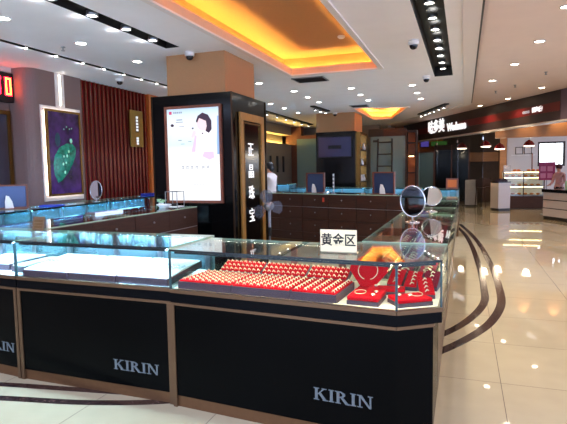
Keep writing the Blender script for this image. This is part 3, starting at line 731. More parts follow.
M['led_soft'] = mat('soft_cream_led_strip', (255, 244, 226), emit=(255, 238, 214), estr=3.5)
tag(frame_yz(MB(), 6.46 - .352, 6.46 + .352, 1.088, 2.402, .014, -6.034, -6.0105).build('poster_backlight', 'led_soft'), 'cream light strip glowing around the back of the green gemstone poster', 'light strip')
tag(MB().box(-6.0345, -6.026, 6.458, 6.482, 2.50, 2.97).build('niche_light', 'led_soft'), 'short vertical light strip in the white slot above the gemstone poster', 'light strip')
t = thing('slatted_wall_panel', 'glossy red vertical slatted panel on the left wall', 'wall panel', (-6.12, 7.92, 0))
mb = MB()
for k in range(17): y = -.92 + k * .112; mb.box(0, .04, y - .020, y + .020, 0, 2.995)
mb.build('slats', 'red_slat', t)
mb = MB()
for k in range(17): y = -.92 + k * .112; mb.box(.04, .044, y - .007, y + .007, 0, 2.995)
mb.build('slat_inlay', mat('copper_inlay', (150, 84, 58), .25, metal=.8), t)
t = thing('gold_name_board', 'gold board with a column of small white characters hung on the red slats', 'sign', (-6.044, 8.42, 1.92))
MB().box(0, .03, -.2, .2, 0, .70).build('board', mat('old_gold_board', (150, 112, 40), .35, metal=.35, noise=.1, nscale=10), t, bevel=.004)
mb = MB(); mb.box(.03, .032, -.045, .045, .28, .60); mb.box(.03, .032, -.045, .045, .04, .19); mb.build('text_strip', mat('dark_brown_strip', (58, 36, 24), .4), t)
mb = MB()
for k, z in enumerate((.565, .505, .445, .385, .325, .165, .115, .065)):
    frame_yz(mb, -.03, .03, z - .02, z + .02, .009, .032, .036); mb.box(.032, .036, -.02, .02, z - .004, z + .004)
mb.build('lettering', 'white_lit', t)

t = thing('led_sign', 'black LED sign with glowing red and yellow characters at the upper left edge', 'LED sign', (-6.449, 5.40, 2.49))
MB().box(0, .11, -.62, .465, 0, .42).build('case', 'black_void', t)
M['led_red'] = mat('red_led', (80, 4, 8), emit=(255, 18, 40), estr=7); M['led_yellow'] = mat('yellow_led', (255, 200, 60), emit=(255, 200, 50), estr=2.5)
r = MB(); y = MB()
frame_yz(r, .315, .43, .09, .36, .04, .11, .116); frame_yz(y, .328, .417, .105, .345, .016, .112, .12)
r.box(.11, .116, .08, .25, .31, .36); r.box(.11, .116, .19, .24, .10, .31)
r.build('red_lettering', 'led_red', t); y.build('yellow_lettering', 'led_yellow', t)
t = thing('framed_dark_picture', 'gold-framed dark picture below the LED sign at the left edge', 'picture', (-6.449, 5.42, .95))
frame_yz(MB(), -.6, .43, 0, 1.42, .06, 0, .04).build('frame', 'brass', t)
MB().box(.005, .02, -.54, .37, .06, 1.36).build('picture', mat('dark_slate_print', (70, 62, 74), .4, noise=.2, nscale=4), t)

# niche light strip and door handles on the far left wall
tag(MB().box(-6.34, -6.30, 14.95, 17.7, 2.35, 2.37).build('niche_light_strip', 'led_amber'), 'amber light strip in the niche high on the far left wall', 'light strip')
for k, y in enumerate((15.55, 16.2, 16.8)):
    tag(MB().box(-6.0, -5.96, y - .05, y + .05, 1.35, 1.9).build('door_pull', 'black_void'), '%s long black pull handle on the grey far left wall behind the shopkeeper' % ('nearest', 'middle', 'farthest')[k], 'handle', 'black pulls on the far left wall')

# teal glass partitions and the ladder
t = thing('glass_partition', 'teal frosted glass partition left of the television pillar', 'partition', (-4.85, 17.2, 0))
MB().box(-.75, .85, -.01, .01, 0, 2.5).build('pane', 'glass_teal', t); MB().box(-.75, .85, -.03, .03, 2.5, 2.62).build('head_rail', 'wood_frame', t)
t = thing('glass_partition', 'teal frosted glass partition with a door right of the television pillar', 'partition', (-2.42, 16.5, 0))
MB().box(-.44, .68, -.01, .01, 0, 2.44).build('pane', 'glass_teal', t)
MB().box(-.50, -.02, -.05, .05, 2.44, 2.68).build('dark_head_panel', 'black_void', t); MB().box(-.02, .70, -.05, .05, 2.44, 2.68).build('head_rail', 'wood', t)
MB().box(-.36, -.2, -.016, -.01, 2.26, 2.33).build('door_plate', 'black_void', t)
t = thing('step_ladder', 'dark metal ladder leaning on the teal glass partition', 'ladder', (-2.38, 16.10, 0))
for s in (-1, 1):
    MB().tube([(s * .24, 0, 0), (s * .22, .30, 2.36)], .028, 6).build('rail', 'black_void', t)
for k in range(6): z = .35 + k * .38; MB().tube([(-.235, z * .127, z), (.235, z * .127, z)], .022, 6).build('rung', 'black_void', t)
t = thing('lit_display_shelf', 'warm lit dark wood shelf right of the teal glass partition', 'shelf', (-1.55, 16.6, 0))
frame_xz(MB(), -.2, .15, 0, 2.6, .05, -.2, .2).build('frame', 'wood', t); MB().box(-.15, .1, .18, .2, .05, 2.55).build('back_panel', 'orange', t)
for z in (.8, 1.25, 1.8, 2.2): MB().box(-.15, .1, -.2, .18, z, z + .03).build('shelf_board', 'wood', t)
MB().box(-.1, .05, -.1, -.06, 1.775, 1.795).build('light_strip', 'led_shelf', t)

# ================================================================== JEWELLERY TRAYS
def ring_tray(x, y, w, d, rz, label, pad, group, tilt=0.0, z=.7225, h=.052, rolls=8):
    t = thing('ring_tray', label, 'jewellery tray', (x, y, z), rz, group)
    if tilt: t.rotation_euler = (tilt, 0, rz)
    MB().box(0, w, 0, d, 0, h - .008).build('tray_base', 'tray_side', t)
    p = MB(); p.box(.008, w - .008, .008, d - .008, h - .008, h)
    p.build('velvet_pad', pad, t)
    return t
def ring_mesh(name, R, r, m, gem):
    mb = MB(); pts = [(R * math.cos(a), 0, R * math.sin(a)) for a in [PI * k / 9 for k in range(10)]]
    mb.tube(pts, r, 6); mb.mi = 1; mb.box(-.0035, .0035, -.003, .003, R + r * .5, R + r + .003)
    bmesh.ops.recalc_face_normals(mb.bm, faces=mb.bm.faces)
    me = bpy.data.meshes.new(name); mb.bm.to_mesh(me); mb.bm.free(); me.materials.append(M[m]); me.materials.append(M[gem])
    for p in me.polygons: p.use_smooth = True
    return me
RG = ring_mesh('gold_ring', .0085, .0024, 'jewel_gold', 'jewel_gold'); RS = ring_mesh('silver_ring', .0085, .0022, 'silver', 'silver')
def rings(tray, nx, ny, w, d, me, nm, label, group, h=.052, mx=.025, my=.03):
    mw = Matrix.Translation(tray.location) @ tray.rotation_euler.to_matrix().to_4x4()
    for j in range(ny):
        for i in range(nx):
            o = bpy.data.objects.new(nm, me); COL.objects.link(o)
            lp = Vector((mx + (w - 2 * mx) * i / max(1, nx - 1), my + (d - 2 * my) * j / max(1, ny - 1), h + .0003))
            o.matrix_world = mw @ Matrix.Translation(lp) @ Matrix.Rotation(random.uniform(-.25, .25), 4, 'Z')
            tag(o, label, 'ring', group)
u2 = Vector((1.34, -.11, 0)).normalized(); v2 = Vector((-u2.y, u2.x, 0)); o2 = Vector((-1.645, 2.567, 0)); a2 = math.atan2(u2.y, u2.x)
def loc2(a, b, z=.7225): p = o2 + u2 * a + v2 * b; return (p.x, p.y, z)
x = .035
for w, nx, lb in ((.363, 8, 'leftmost'), (.363, 8, 'middle'), (.262, 5, 'rightmost')):
    p = loc2(x, .03)
    tr = ring_tray(p[0], p[1], w, .333, a2, '%s of the three front red velvet ring trays in the warm lit showcase' % lb, 'red_velvet', 'front red ring trays')
    rings(tr, nx, 8, w, .333, RG, 'gold_ring', 'small gold ring standing in the %s front red velvet tray' % lb, 'gold rings in the %s front red tray' % lb)
    x += w + .003
x = .12
for w, nx, lb in ((.30, 9, 'leftmost'), (.30, 9, 'middle'), (.26, 8, 'rightmost')):
    p = loc2(x, .370)
    tr = ring_tray(p[0], p[1], w, .125, a2, '%s of the three raised rear red trays of thin gold rings' % lb, 'red_velvet', 'rear red ring trays', .42, .7525, .03)
    rings(tr, nx, 3, w, .125, RG, 'gold_ring', 'thin gold ring in the %s raised rear red tray' % lb, 'gold rings in the %s rear red tray' % lb, .03, .02, .022)
    x += w + .003
mb = MB(); a_, b_ = loc2(.11, .368), loc2(.98, .368)
tag(mb.seg(a_, b_, .105, .7225, .7505).build('tray_riser', 'tray_side'), 'low dark riser carrying the rear red ring trays', 'display riser')
x = -2.85
for lb in ('left', 'middle', 'right'):
    tr = ring_tray(x, 2.625, .383, .42, -.015, '%s white ring tray in the cool lit showcase' % lb, 'white_velvet', 'white ring trays', .10)
    rings(tr, 9, 3, .383, .42, RS, 'silver_ring', 'small silver ring in the %s white ring tray' % lb, 'silver rings in the %s white tray' % lb, my=.28 / 2 + .04)
    x += .387
tr = ring_tray(-3.55, 2.72, .38, .40, .1, 'white ring tray at the left picture edge', 'white_velvet', 'white ring trays'); tr.location = (-3.5, 2.72, .7225)
ring_tray(-3.06, 2.72, .13, .38, .0, 'narrow white ring tray in the left edge showcase', 'white_velvet', 'white ring trays')

# corner showcase: bust, pads, ramps
t = thing('necklace_bust', 'red velvet necklace bust in the corner showcase', 'necklace bust', (-.522, 2.89, .7225), -.05)
mb = MB()
shape = [(-.03, .0), (.03, .0), (.115, .10), (.105, .15), (.05, .178), (-.05, .178), (-.105, .15), (-.115, .10)]
n = len(shape); fr = [mb.bm.verts.new((x, z * .35 - (.012 if abs(x) < .05 else 0), z)) for x, z in shape]; bk = [mb.bm.verts.new((x * .9, z * .35 + .025, z)) for x, z in shape]
mb._q(fr); mb._q(bk[::-1])
for k in range(n): mb._q([fr[k], bk[k], bk[(k + 1) % n], fr[(k + 1) % n]])
mb.build('bust', 'red_velvet', t)
MB().box(-.05, .05, -.03, .05, 0, .012).build('foot', 'red_velvet', t)
pts = [(.05 * math.sin(a) * 1.15, (.155 - .06 * (1 - math.cos(a)) ) * .35 - .018, .155 - .05 * (1 - math.cos(a))) for a in [-PI + 2 * PI * k / 20 for k in range(21)]]
nk = MB().tube([(px, py, pz) for px, py, pz in pts[1:-1]], .0019, 6).build('gold_necklace', 'jewel_gold', None, (-.522, 2.89, .7225)); nk.rotation_euler = (0, 0, -.05)
tag(nk, 'fine gold necklace draped on the red velvet bust', 'necklace')
def pad(x, y, w, d, h, rz, label, items, jew='earring'):
    t = thing('jewellery_pad', label, 'jewellery pad', (x, y, .7225), rz, 'red pads in the corner showcase')
    MB().box(-w / 2, w / 2, -d / 2, d / 2, 0, h * .5).build('pad_base', 'tray_side', t)
    MB().box(-w / 2, w / 2, -d / 2, d / 2, h * .5, h).build('velvet_top', 'red_velvet', t, bevel=.006)
    c, s = math.cos(rz), math.sin(rz)
    for k, (px, py, kind) in enumerate(items):
        lx, ly, lz = x + c * px - s * py, y + s * px + c * py, .7225 + h + .0005
        if kind == 'chain':
            q = [(.03 * math.cos(a), .045 * math.sin(a), .002) for a in [2 * PI * i / 16 for i in range(16)]]
            o = MB().tube(q, .002, 5, closed=True).build('gold_chain', 'jewel_gold', None, (lx, ly, lz), smooth=True); nm = 'fine gold chain lying on the %s'; ct_ = 'chain'
        else:
            mb = MB(); mb.ball((0, 0, .006), .011, .008, .006, 8); mb.mi = 1; mb.ball((.0, -.014, .005), .006, .008, .005, 8)
            o = mb.build('earring', ['jewel_gold', 'silver'], None, (lx, ly, lz), smooth=True); nm = 'small gold earring on the %s'; ct_ = 'earring'
        tag(o, nm % label.split(' in ')[0].split(' at ')[0], ct_, 'jewellery on the ' + label.split(' in ')[0].split(' at ')[0])
pad(-.475, 2.615, .165, .20, .045, -.06, 'front square red pad in the corner showcase, beside the ring trays', [(-.035, .0, 'chain'), (.045, .02, 'e'), (.045, -.05, 'e')])
pad(-.255, 2.625, .19, .13, .04, .58, 'slanting red pad at the chamfered glass of the corner showcase', [(-.05, .02, 'e'), (.0, .0, 'e'), (.05, .02, 'chain')])
pad(-.40, 2.82, .20, .10, .032, .1, 'flat red pad behind the front one in the corner showcase', [(-.06, .01, 'e'), (.06, .0, 'e')])
def ramp_tray(x, y, rz, label, mat_='red_velvet', n=4, w=.085, d=.15, h0=.028, h1=.085, grp='sloping ring trays in the corner showcase'):
    t = thing('sloping_ring_tray', label, 'jewellery tray', (x, y, .7225), rz, grp)
    mb = MB()
    a = [mb.bm.verts.new(v) for v in ((-w / 2, 0, 0), (w / 2, 0, 0), (w / 2, d, 0), (-w / 2, d, 0), (-w / 2, 0, h0 - .006), (w / 2, 0, h0 - .006), (w / 2, d, h1 - .006), (-w / 2, d, h1 - .006))]
    for q in ((0, 3, 2, 1), (4, 5, 6, 7), (0, 1, 5, 4), (1, 2, 6, 5), (2, 3, 7, 6), (3, 0, 4, 7)): mb._q([a[i] for i in q])
    mb.build('tray_base', 'tray_side', t)
    mb = MB()
    a = [mb.bm.verts.new(v) for v in ((-w / 2, 0, h0 - .006), (w / 2, 0, h0 - .006), (w / 2, d, h1 - .006), (-w / 2, d, h1 - .006), (-w / 2, 0, h0), (w / 2, 0, h0), (w / 2, d, h1), (-w / 2, d, h1))]
    for q in ((0, 3, 2, 1), (4, 5, 6, 7), (0, 1, 5, 4), (1, 2, 6, 5), (2, 3, 7, 6), (3, 0, 4, 7)): mb._q([a[i] for i in q])
    mb.build('velvet_top', mat_, t)
    ang = math.atan2(h1 - h0, d); mw = Matrix.Translation((x, y, .7225)) @ Matrix.Rotation(rz, 4, 'Z') @ Matrix.Translation((0, 0, h0)) @ Matrix.Rotation(ang, 4, 'X')
    L = math.hypot(d, h1 - h0)
    for k in range(n):
        o = bpy.data.objects.new('gold_ring', RG); COL.objects.link(o); o.matrix_world = mw @ Matrix.Translation((0, L * (k + .6) / (n + .2), .0004)) @ Matrix.Diagonal((1.25, 1.2, .9, 1)) @ Matrix.Rotation(.5, 4, 'Z')
        tag(o, 'broad gold ring on the ' + label.split(' in ')[0].split(' at ')[0], 'ring', 'gold rings on the ' + label.split(' in ')[0].split(' at ')[0])
ramp_tray(-.375, 2.935, -.1, 'left sloping red ring tray in the corner showcase, next to the bust')
ramp_tray(-.275, 2.90, -.1, 'middle sloping red ring tray in the corner showcase')
ramp_tray(-.175, 2.745, .2, 'right sloping red ring tray in the corner showcase, against the side glass', w=.08, d=.14)
ramp_tray(-.178, 2.93, -.1, 'rear sloping red ring tray in the corner showcase, at its right back', 'maroon')
tag(MB().box(-.03, .03, -.008, .008, 0, .003).build('price_tag', 'paper', None, (-.60, 2.51, .7225)), 'tiny white price tag at the front edge of the red ring trays', 'price tag')
# long narrow trays through the tops of the right row
k = 0
for (y0, y1) in ((3.18, 4.0), (4.1, 5.0), (5.14, 5.98), (6.12, 7.2)):
    for i, x0 in enumerate((-.56, -.41, -.27)):
        place = ('inner', 'middle', 'outer')[i] + ' of three, ' + ('nearest', 'second', 'third', 'farthest')[k] + ' set back'
        t = thing('long_ring_tray', 'long narrow maroon tray under the right row glass, %s' % place, 'jewellery tray', (x0, y0, .7225), 0, 'long trays in the right row')
        MB().box(0, .12, 0, y1 - y0, 0, .03).build('tray_base', 'tray_side', t)
        MB().box(.006, .114, .006, y1 - y0 - .006, .03, .036).build('velvet_pad', 'maroon', t)
        MB().box(.112, .124, 0, y1 - y0, .03, .05).build('gilt_edge', 'brass', t)
        if k < 2:
            for j in range(8):
                o = bpy.data.objects.new('gold_ring', RG); COL.objects.link(o); o.matrix_world = T((x0 + .056, y0 + (y1 - y0) * (j + .5) / 8, .7588)) @ Matrix.Diagonal((2.6, 1.8, 1.5, 1))
                tag(o, 'gold bangle on the long maroon tray, %s' % place, 'bangle', 'gold bangles, %s' % place)
    k += 1
# white cloth trays with silver pieces in the cool cases of the left and wall rows
wt = [(-3.74, 3.45, .32, .85, 'left row, nearer showcase', .05), (-3.78, 4.66, .32, .95, 'left row, showcase by the pillar', .05), (-5.52, 3.75, .34, .95, 'wall row, nearest showcase', .1), (-5.64, 5.2, .34, 1.2, 'wall row, showcase with the oval mirror', .1), (-5.80, 6.95, .32, 1.3, 'wall row, showcase under the red slats', .1)]
for x0, y0, w_, d_, nm, rz_ in wt:
    t = thing('white_display_tray', 'white cloth display tray in the %s' % nm, 'jewellery tray', (x0, y0, .7225), rz_, 'white trays in the left cases')
    MB().box(0, w_, 0, d_, 0, .03).build('tray_base', 'steel', t); MB().box(.01, w_ - .01, .01, d_ - .01, .03, .045).build('velvet_pad', 'white_velvet', t)

# ================================================================== THINGS ON THE COUNTERS
t = thing('shop_card', 'white tent card with three black Chinese characters standing on the glass showcase', 'sign', (-.64, 2.672, .9635), -.03)
mb = MB(); mb.box(-.102, .102, -.004, 0, 0, .128); mb.build('card', 'paper', t)
mb = MB(); mb.prism([(-.1, 0), (.1, 0), (.1, .05), (-.1, .05)], 0, .004); mb.build('foot', 'paper', t)
text_mesh('lettering', '黄金区', .072, 'ink', t, T((0, -.0052, .068)) @ FACE_NY @ Matrix.Diagonal((.92, 1, 1, 1)), .0006, 0.0012, .98)
mb = MB(); frame_xz(mb, -.102, .102, 0, .006, .002, -.0048, -.004); mb.build('lower_edge', 'ink', t)
t = thing('price_card', 'small brown card of gold writing leaning at the back of the left showcase', 'sign', (-3.215, 3.13, .9705), .1)
mb = MB(); mb.box(-.054, .054, -.003, .003, 0, .112); mb.xf(Matrix.Rotation(-.22, 4, 'X')); mb.build('card', 'kraft', t)
mb = MB()
for r_ in range(3):
    for c_ in range(4): xx = -.03 + c_ * .02; zz = .075 - r_ * .024; frame_xz(mb, xx - .007, xx + .007, zz - .008, zz + .008, .003, -.0045, -.003)
mb.xf(Matrix.Rotation(-.22, 4, 'X')); mb.build('lettering', 'brass', t)
def vanity(x, y, z, rx, rz, yaw, tilt, label, mm, hgt=.045):
    t = thing('vanity_mirror', label, 'mirror', (x, y, z), yaw, 'vanity mirrors on the showcases')
    MB().lathe([(0, 0), (.06, 0), (.06, .006), (.02, .014), (.008, .02), (.008, hgt), (0, hgt)], 20).build('base', 'silver', t, smooth=True)
    zc = hgt + rz + .004; q = Matrix.Translation((0, 0, zc)) @ Matrix.Rotation(tilt, 4, 'X')
    ring = MB().tube([(rx * math.cos(a), 0, rz * math.sin(a)) for a in [2 * PI * k / 32 for k in range(32)]], .006, 8, closed=True).xf(q).build('rim', 'silver', t, smooth=True)
    mb = MB(); pts = ell(0, 0, rx - .004, rz - .004, 32); flat(mb, pts, -.003, .003); mb.xf(q).build('mirror_glass', mm, t)
    return t
vanity(-.40, 4.31, .9665, .105, .128, -.25, .05, 'nearer round silver vanity mirror on the right row, its glass tinted for a dark reflection', 'mirror_dark_tint')
vanity(-.31, 5.40, .9665, .098, .112, .1, -.62, 'rear round silver vanity mirror on the right row, its glass white', 'mirror')
vanity(-5.47, 6.52, .9705, .098, .148, .25, .0, 'oval silver vanity mirror on the wall row before the red slats', 'mirror', .03)

def jewel_mirror(x, y, z, w, h, yaw, label, grp='wooden jewellery mirrors on the counters'):
    t = thing('jewellery_mirror', label, 'jewellery display', (x, y, z), yaw, grp)
    frame_xz(MB(), -w / 2, w / 2, 0, h, .022, -.02, .02).build('frame', 'wood_frame', t)
    MB().box(-w / 2 + .02, w / 2 - .02, .004, .012, .02, h - .02).build('mirror_glass', mat('blue_reflection_mirror', (74, 92, 130), .25, metal=.5), t)  # the blue-grey glow of the reflection is put into the glass colour
    MB().box(-w / 2, w / 2, -.07, .07, -.0, .012).build('foot', 'wood_frame', t)
    mb = MB(); c = [(-.05, .013), (.05, .013), (.035, .10), (-.0, .17), (-.035, .18), (-.05, .1)]
    flat(mb, c, -.055, -.035); mb.build('neck_display', 'white_velvet', t)
    return t
yk = lambda x: 9.33 - 0.355 * (x + 3.3)
jewel_mirror(-2.66, yk(-2.66) + .17, .9705, .42, .39, -.34, 'wooden jewellery mirror with white neck display on the back counter, left one')
jewel_mirror(-1.30, yk(-1.30) + .17, .9705, .42, .39, -.34, 'wooden jewellery mirror with white neck display on the back counter, right one')
jewel_mirror(-5.62, 5.02, .9705, .46, .32, .95, 'dark jewellery mirror with white neck display on the wall row at the left edge')
t = thing('pendant_stand', 'slim silver pendant stand beside the left wooden jewellery mirror', 'jewellery display', (-2.26, yk(-2.26) + .13, .9705), 0)
MB().box(-.05, .05, -.05, .05, 0, .012).build('base', 'silver', t); MB().box(-.012, .012, -.012, .012, .012, .37).build('post', 'steel', t)
mb = MB()
for k in range(5): mb.ball((0, -.016, .06 + k * .07), .016, .008, .02, 8)
mb.build('pendants', 'white_plastic', t, smooth=True)
t = thing('silver_dish', 'low silver dish on the back counter beside the left wooden jewellery mirror', 'dish', (-2.40, yk(-2.40) + .09, .9705))
MB().lathe([(0, 0), (.05, 0), (.07, .02), (.074, .03), (.066, .028), (.045, .01), (0, .008)], 20).build('bowl', 'silver', t, smooth=True)
t = thing('brown_card_holder', 'small brown wooden card holder on the far end showcase of the right row', 'card holder', (-.23, 11.1, .9705), 0)
frame_xz(MB(), -.12, .12, 0, .22, .03, -.015, .015).build('frame', 'wood_frame', t); MB().box(-.09, .09, -.006, .006, .03, .19).build('card', 'orange', t)
tag(MB().box(-.11, .11, -.15, .15, 0, .055).build('jewellery_box', mat('royal_blue_velvet', (34, 44, 150), .7), None, (-5.62, 8.2, .9705), bevel=.006), 'royal blue velvet jewellery box on the wall row under the red slats', 'jewellery box')
tag(MB().box(-.12, .12, -.12, .12, 0, .02).build('jewellery_tray', mat('royal_blue_tray', (40, 60, 190), .6), None, (-5.42, 5.55, .9705), bevel=.004), 'flat blue velvet tray on the wall row beside the dark jewellery mirror', 'jewellery tray')
t = thing('silver_tray', 'long silver tray of small pieces on the left row glass', 'tray', (-3.82, 4.68, .9705), 1.5)
MB().box(-.22, .22, -.07, .07, 0, .008).build('tray', 'silver', t); frame_ = MB(); frame_.box(-.22, .22, -.07, -.062, .008, .022); frame_.box(-.22, .22, .062, .07, .008, .022); frame_.box(-.22, -.212, -.062, .062, .008, .022); frame_.box(.212, .22, -.062, .062, .008, .022); frame_.build('rim', 'silver', t)
t = thing('acrylic_case', 'small clear acrylic case with thin dark edges before the backlit poster', 'display case', (-3.53, 5.69, .9705), 0)
e = MB(); a, b, h = .085, .085, .20
for sx in (-1, 1):
    for sy in (-1, 1): e.box(sx * a - .004, sx * a + .004, sy * b - .004, sy * b + .004, 0, h)
for sx in (-1, 1): e.box(sx * a - .004, sx * a + .004, -b, b, h - .008, h); e.box(-a, a, sx * b - .004, sx * b + .004, h - .008, h)
e.build('edges', 'steel', t); MB().box(-a, a, -b, b, 0, .008).build('base', 'white_plastic', t)
MB().box(-.03, .03, -.03, .03, .008, .04).build('black_block', 'black_void', t)
t = thing('white_bowl', 'white china bowl on the left row in front of the acrylic case', 'bowl', (-3.56, 5.48, .9705))
MB().lathe([(0, 0), (.045, 0), (.05, .008), (.09, .035), (.095, .045), (.086, .042), (.04, .012), (0, .01)], 24).build('bowl', 'white_plastic', t, smooth=True)
t = thing('small_potted_plant', 'tiny potted plant with pale leaves beside the acrylic case', 'plant', (-3.72, 5.66, .9705))
MB().lathe([(0, 0), (.025, 0), (.034, .05), (.028, .05), (.026, .04), (0, .04)], 14).build('pot', 'white_plastic', t, smooth=True)
lf = MB()
for k in range(14):
    a = k * 2.4; r = .03 + .02 * (k % 3); z = .06 + .008 * (k % 5); lf.ball((r * math.cos(a) * .8, r * math.sin(a) * .8, z), .02, .012, .008, 6)
lf.lathe([(0, .04), (.004, .04), (.004, .065), (0, .065)], 6); lf.build('leaves', mat('pale_leaf', (150, 190, 150), .5), t)
for lb, x, z in (('upper', -2.44, .87), ):
    tag(MB().box(-.018, .018, -.004, .004, -.05, .03).build('key_tag', mat('orange_red_tag', (210, 70, 40), .5), None, (x, yk(x) - .0145, z)), 'small orange-red key tag hanging on the back drawers', 'key tag')

# pedestal fan inside the ring
t = thing('pedestal_fan', 'white and grey pedestal fan standing inside the counters right of the pillar', 'fan', (-2.57, 6.6, 0))
M['fan_grey'] = mat('pale_grey_plastic', (150, 158, 172), .4); M['blade'] = mat('translucent_grey_blade', (120, 130, 150), .3, alpha=.3)
MB().lathe([(0, 0), (.19, 0), (.19, .02), (.06, .05), (.025, .07), (0, .07)], 24).build('base', 'fan_grey', t, smooth=True)
MB().tube([(0, 0, .06), (0, 0, .60)], .014, 10).build('lower_pole', 'steel', t); MB().tube([(0, 0, .50), (0, 0, .62)], .024, 10).build('collar', 'black_void', t)
MB().tube([(0, 0, .60), (0, 0, .86)], .02, 10).build('upper_pole', 'fan_grey', t)
mb = MB(); mb.lathe([(0, -.08), (.05, -.07), (.062, -.03), (.062, .05), (.045, .10), (0, .11)], 16); mb.xf(T((0, 0, .92)) @ Matrix.Rotation(PI / 2, 4, 'X')); mb.build('motor', 'fan_grey', t, smooth=True)
for ang in (95, -2, 213):
    b = MB(); q = [(1.22 * qx, 1.15 * qy) for qx, qy in ((.03, -.03), (.09, -.075), (.15, -.08), (.185, -.045), (.19, .02), (.165, .065), (.11, .075), (.05, .05))]
    f = [b.bm.verts.new((x, -.055 - .12 * y, y)) for x, y in q]; g_ = [b.bm.verts.new((x, -.058 - .12 * y, y)) for x, y in q]
    b._q(f); b._q(g_[::-1])
    for k in range(len(q)): b._q([f[k], g_[k], g_[(k + 1) % len(q)], f[(k + 1) % len(q)]])
    b.xf(T((0, -.03, .92)) @ Matrix.Rotation(-math.radians(ang), 4, 'Y')); b.build('blade', 'blade', t)
mb = MB(); mb.lathe([(0, 0), (.045, 0), (.05, .012), (.03, .03), (0, .034)], 16); mb.xf(T((0, -.08, .92)) @ Matrix.Rotation(PI / 2, 4, 'X')); mb.build('hub_cap', 'steel', t, smooth=True)

# ================================================================== THE SHOPKEEPER
def skin_body(name, joints, bones, mats, pick, root=0, levels=2):
    me = bpy.data.meshes.new(name); me.from_pydata([j[0] for j in joints], bones, [])
    o = bpy.data.objects.new(name, me); COL.objects.link(o)
    sk = o.modifiers.new('skin', 'SKIN'); sk.use_smooth_shade = True
    if not me.skin_vertices: me.skin_vertices.new()
    for i, j in enumerate(joints):
        r = j[1]; me.skin_vertices[0].data[i].radius = (r, r) if not isinstance(r, tuple) else r
        me.skin_vertices[0].data[i].use_root = (i == root)
    sb = o.modifiers.new('subdivision', 'SUBSURF'); sb.levels = levels; sb.render_levels = levels
    bpy.context.view_layer.update()
    m2 = bpy.data.meshes.new_from_object(o.evaluated_get(bpy.context.evaluated_depsgraph_get()))
    bpy.data.objects.remove(o)
    m2.materials.clear()
    for m in mats: m2.materials.append(M[m])
    for p in m2.polygons: p.material_index = pick(p.center); p.use_smooth = True
    b = bpy.data.objects.new(name, m2); COL.objects.link(b); return b
# local frame: faces -x, feet at 0
J = [((0, 0, .92), (.15, .11)), ((0, 0, 1.06), (.125, .10)), ((0, 0, 1.22), (.15, .105)), ((-.01, 0, 1.34), (.13, .085)), ((-.02, 0, 1.41), .05), ((-.035, 0, 1.46), .048), ((-.05, 0, 1.53), (.078, .088)), ((-.045, 0, 1.60), (.06, .07)),
     ((0, .16, 1.345), .055), ((-.04, .20, 1.09), .042), ((-.24, .16, 1.02), .034), ((-.32, .13, 1.01), .026), ((0, -.16, 1.345), .055), ((-.04, -.20, 1.09), .042), ((-.24, -.16, 1.02), .034), ((-.32, -.13, 1.01), .026),
     ((0, .09, .86), .092), ((-.01, .095, .48), .06), ((.02, .10, .10), .042), ((-.12, .11, .035), .032), ((0, -.09, .86), .092), ((-.01, -.095, .48), .06), ((.02, -.10, .10), .042), ((-.12, -.11, .035), .032)]
Bn = [(0, 1), (1, 2), (2, 3), (3, 4), (4, 5), (5, 6), (6, 7), (3, 8), (8, 9), (9, 10), (10, 11), (3, 12), (12, 13), (13, 14), (14, 15), (0, 16), (16, 17), (17, 18), (18, 19), (0, 20), (20, 21), (21, 22), (22, 23)]
hands0 = []
for s in (1, -1):
    base_i = 11 if s == 1 else 15
    for k in range(5):
        if k < 4:
            off = (-.3 + 1.5 * k) * .014 - .016; L = (.05, .062, .066, .055)[k]; i0 = len(J)
            J += [((-.36, s * .13 + off, 1.005), .009), ((-.36 - L * .6, s * .13 + off, 1.0), .0085), ((-.36 - L, s * .13 + off, .985), .007)]
        else:
            i0 = len(J); J += [((-.335, s * (.13 - .04), 1.0), .010), ((-.36, s * (.13 - .06), .995), .009), ((-.385, s * (.13 - .062), .985), .008)]
        Bn += [(base_i, i0), (i0, i0 + 1), (i0 + 1, i0 + 2)]
def pick(c):
    if c.z > 1.425: return 0
    if c.x < -.27 and c.z > .9: return 0
    if c.z > .93: return 1
    return 2 if c.z > .07 else 3
person = skin_body('person', J, Bn, ['skin', 'shirt', 'trousers', 'black_void'], pick)
person.scale = (.96, .96, .96); person.location = (-4.10, 10.65, 0); person.rotation_euler = (0, 0, -.35)
tag(person, 'person with black hair in a white shirt standing behind the pillar, looking down', 'person')
hr = MB(); hr.ball((-.03, 0, 1.585), .105, .095, .095, 16); hr.ball((.03, 0, 1.52), .06, .07, .075, 12)
hr.build('hair', 'hair', person, smooth=True)
fc = MB(); fc.ball((-.128, 0, 1.525), .016, .012, .018, 8); fc.build('nose', 'skin', person, smooth=True)
fc = MB()
for s in (-1, 1): fc.ball((-.118, s * .032, 1.55), .007, .012, .006, 8)
fc.build('eyes', 'ink', person, smooth=True)
fc = MB(); fc.ball((-.116, 0, 1.488), .006, .02, .005, 8); fc.build('mouth', mat('lip', (150, 70, 66), .5), person, smooth=True)

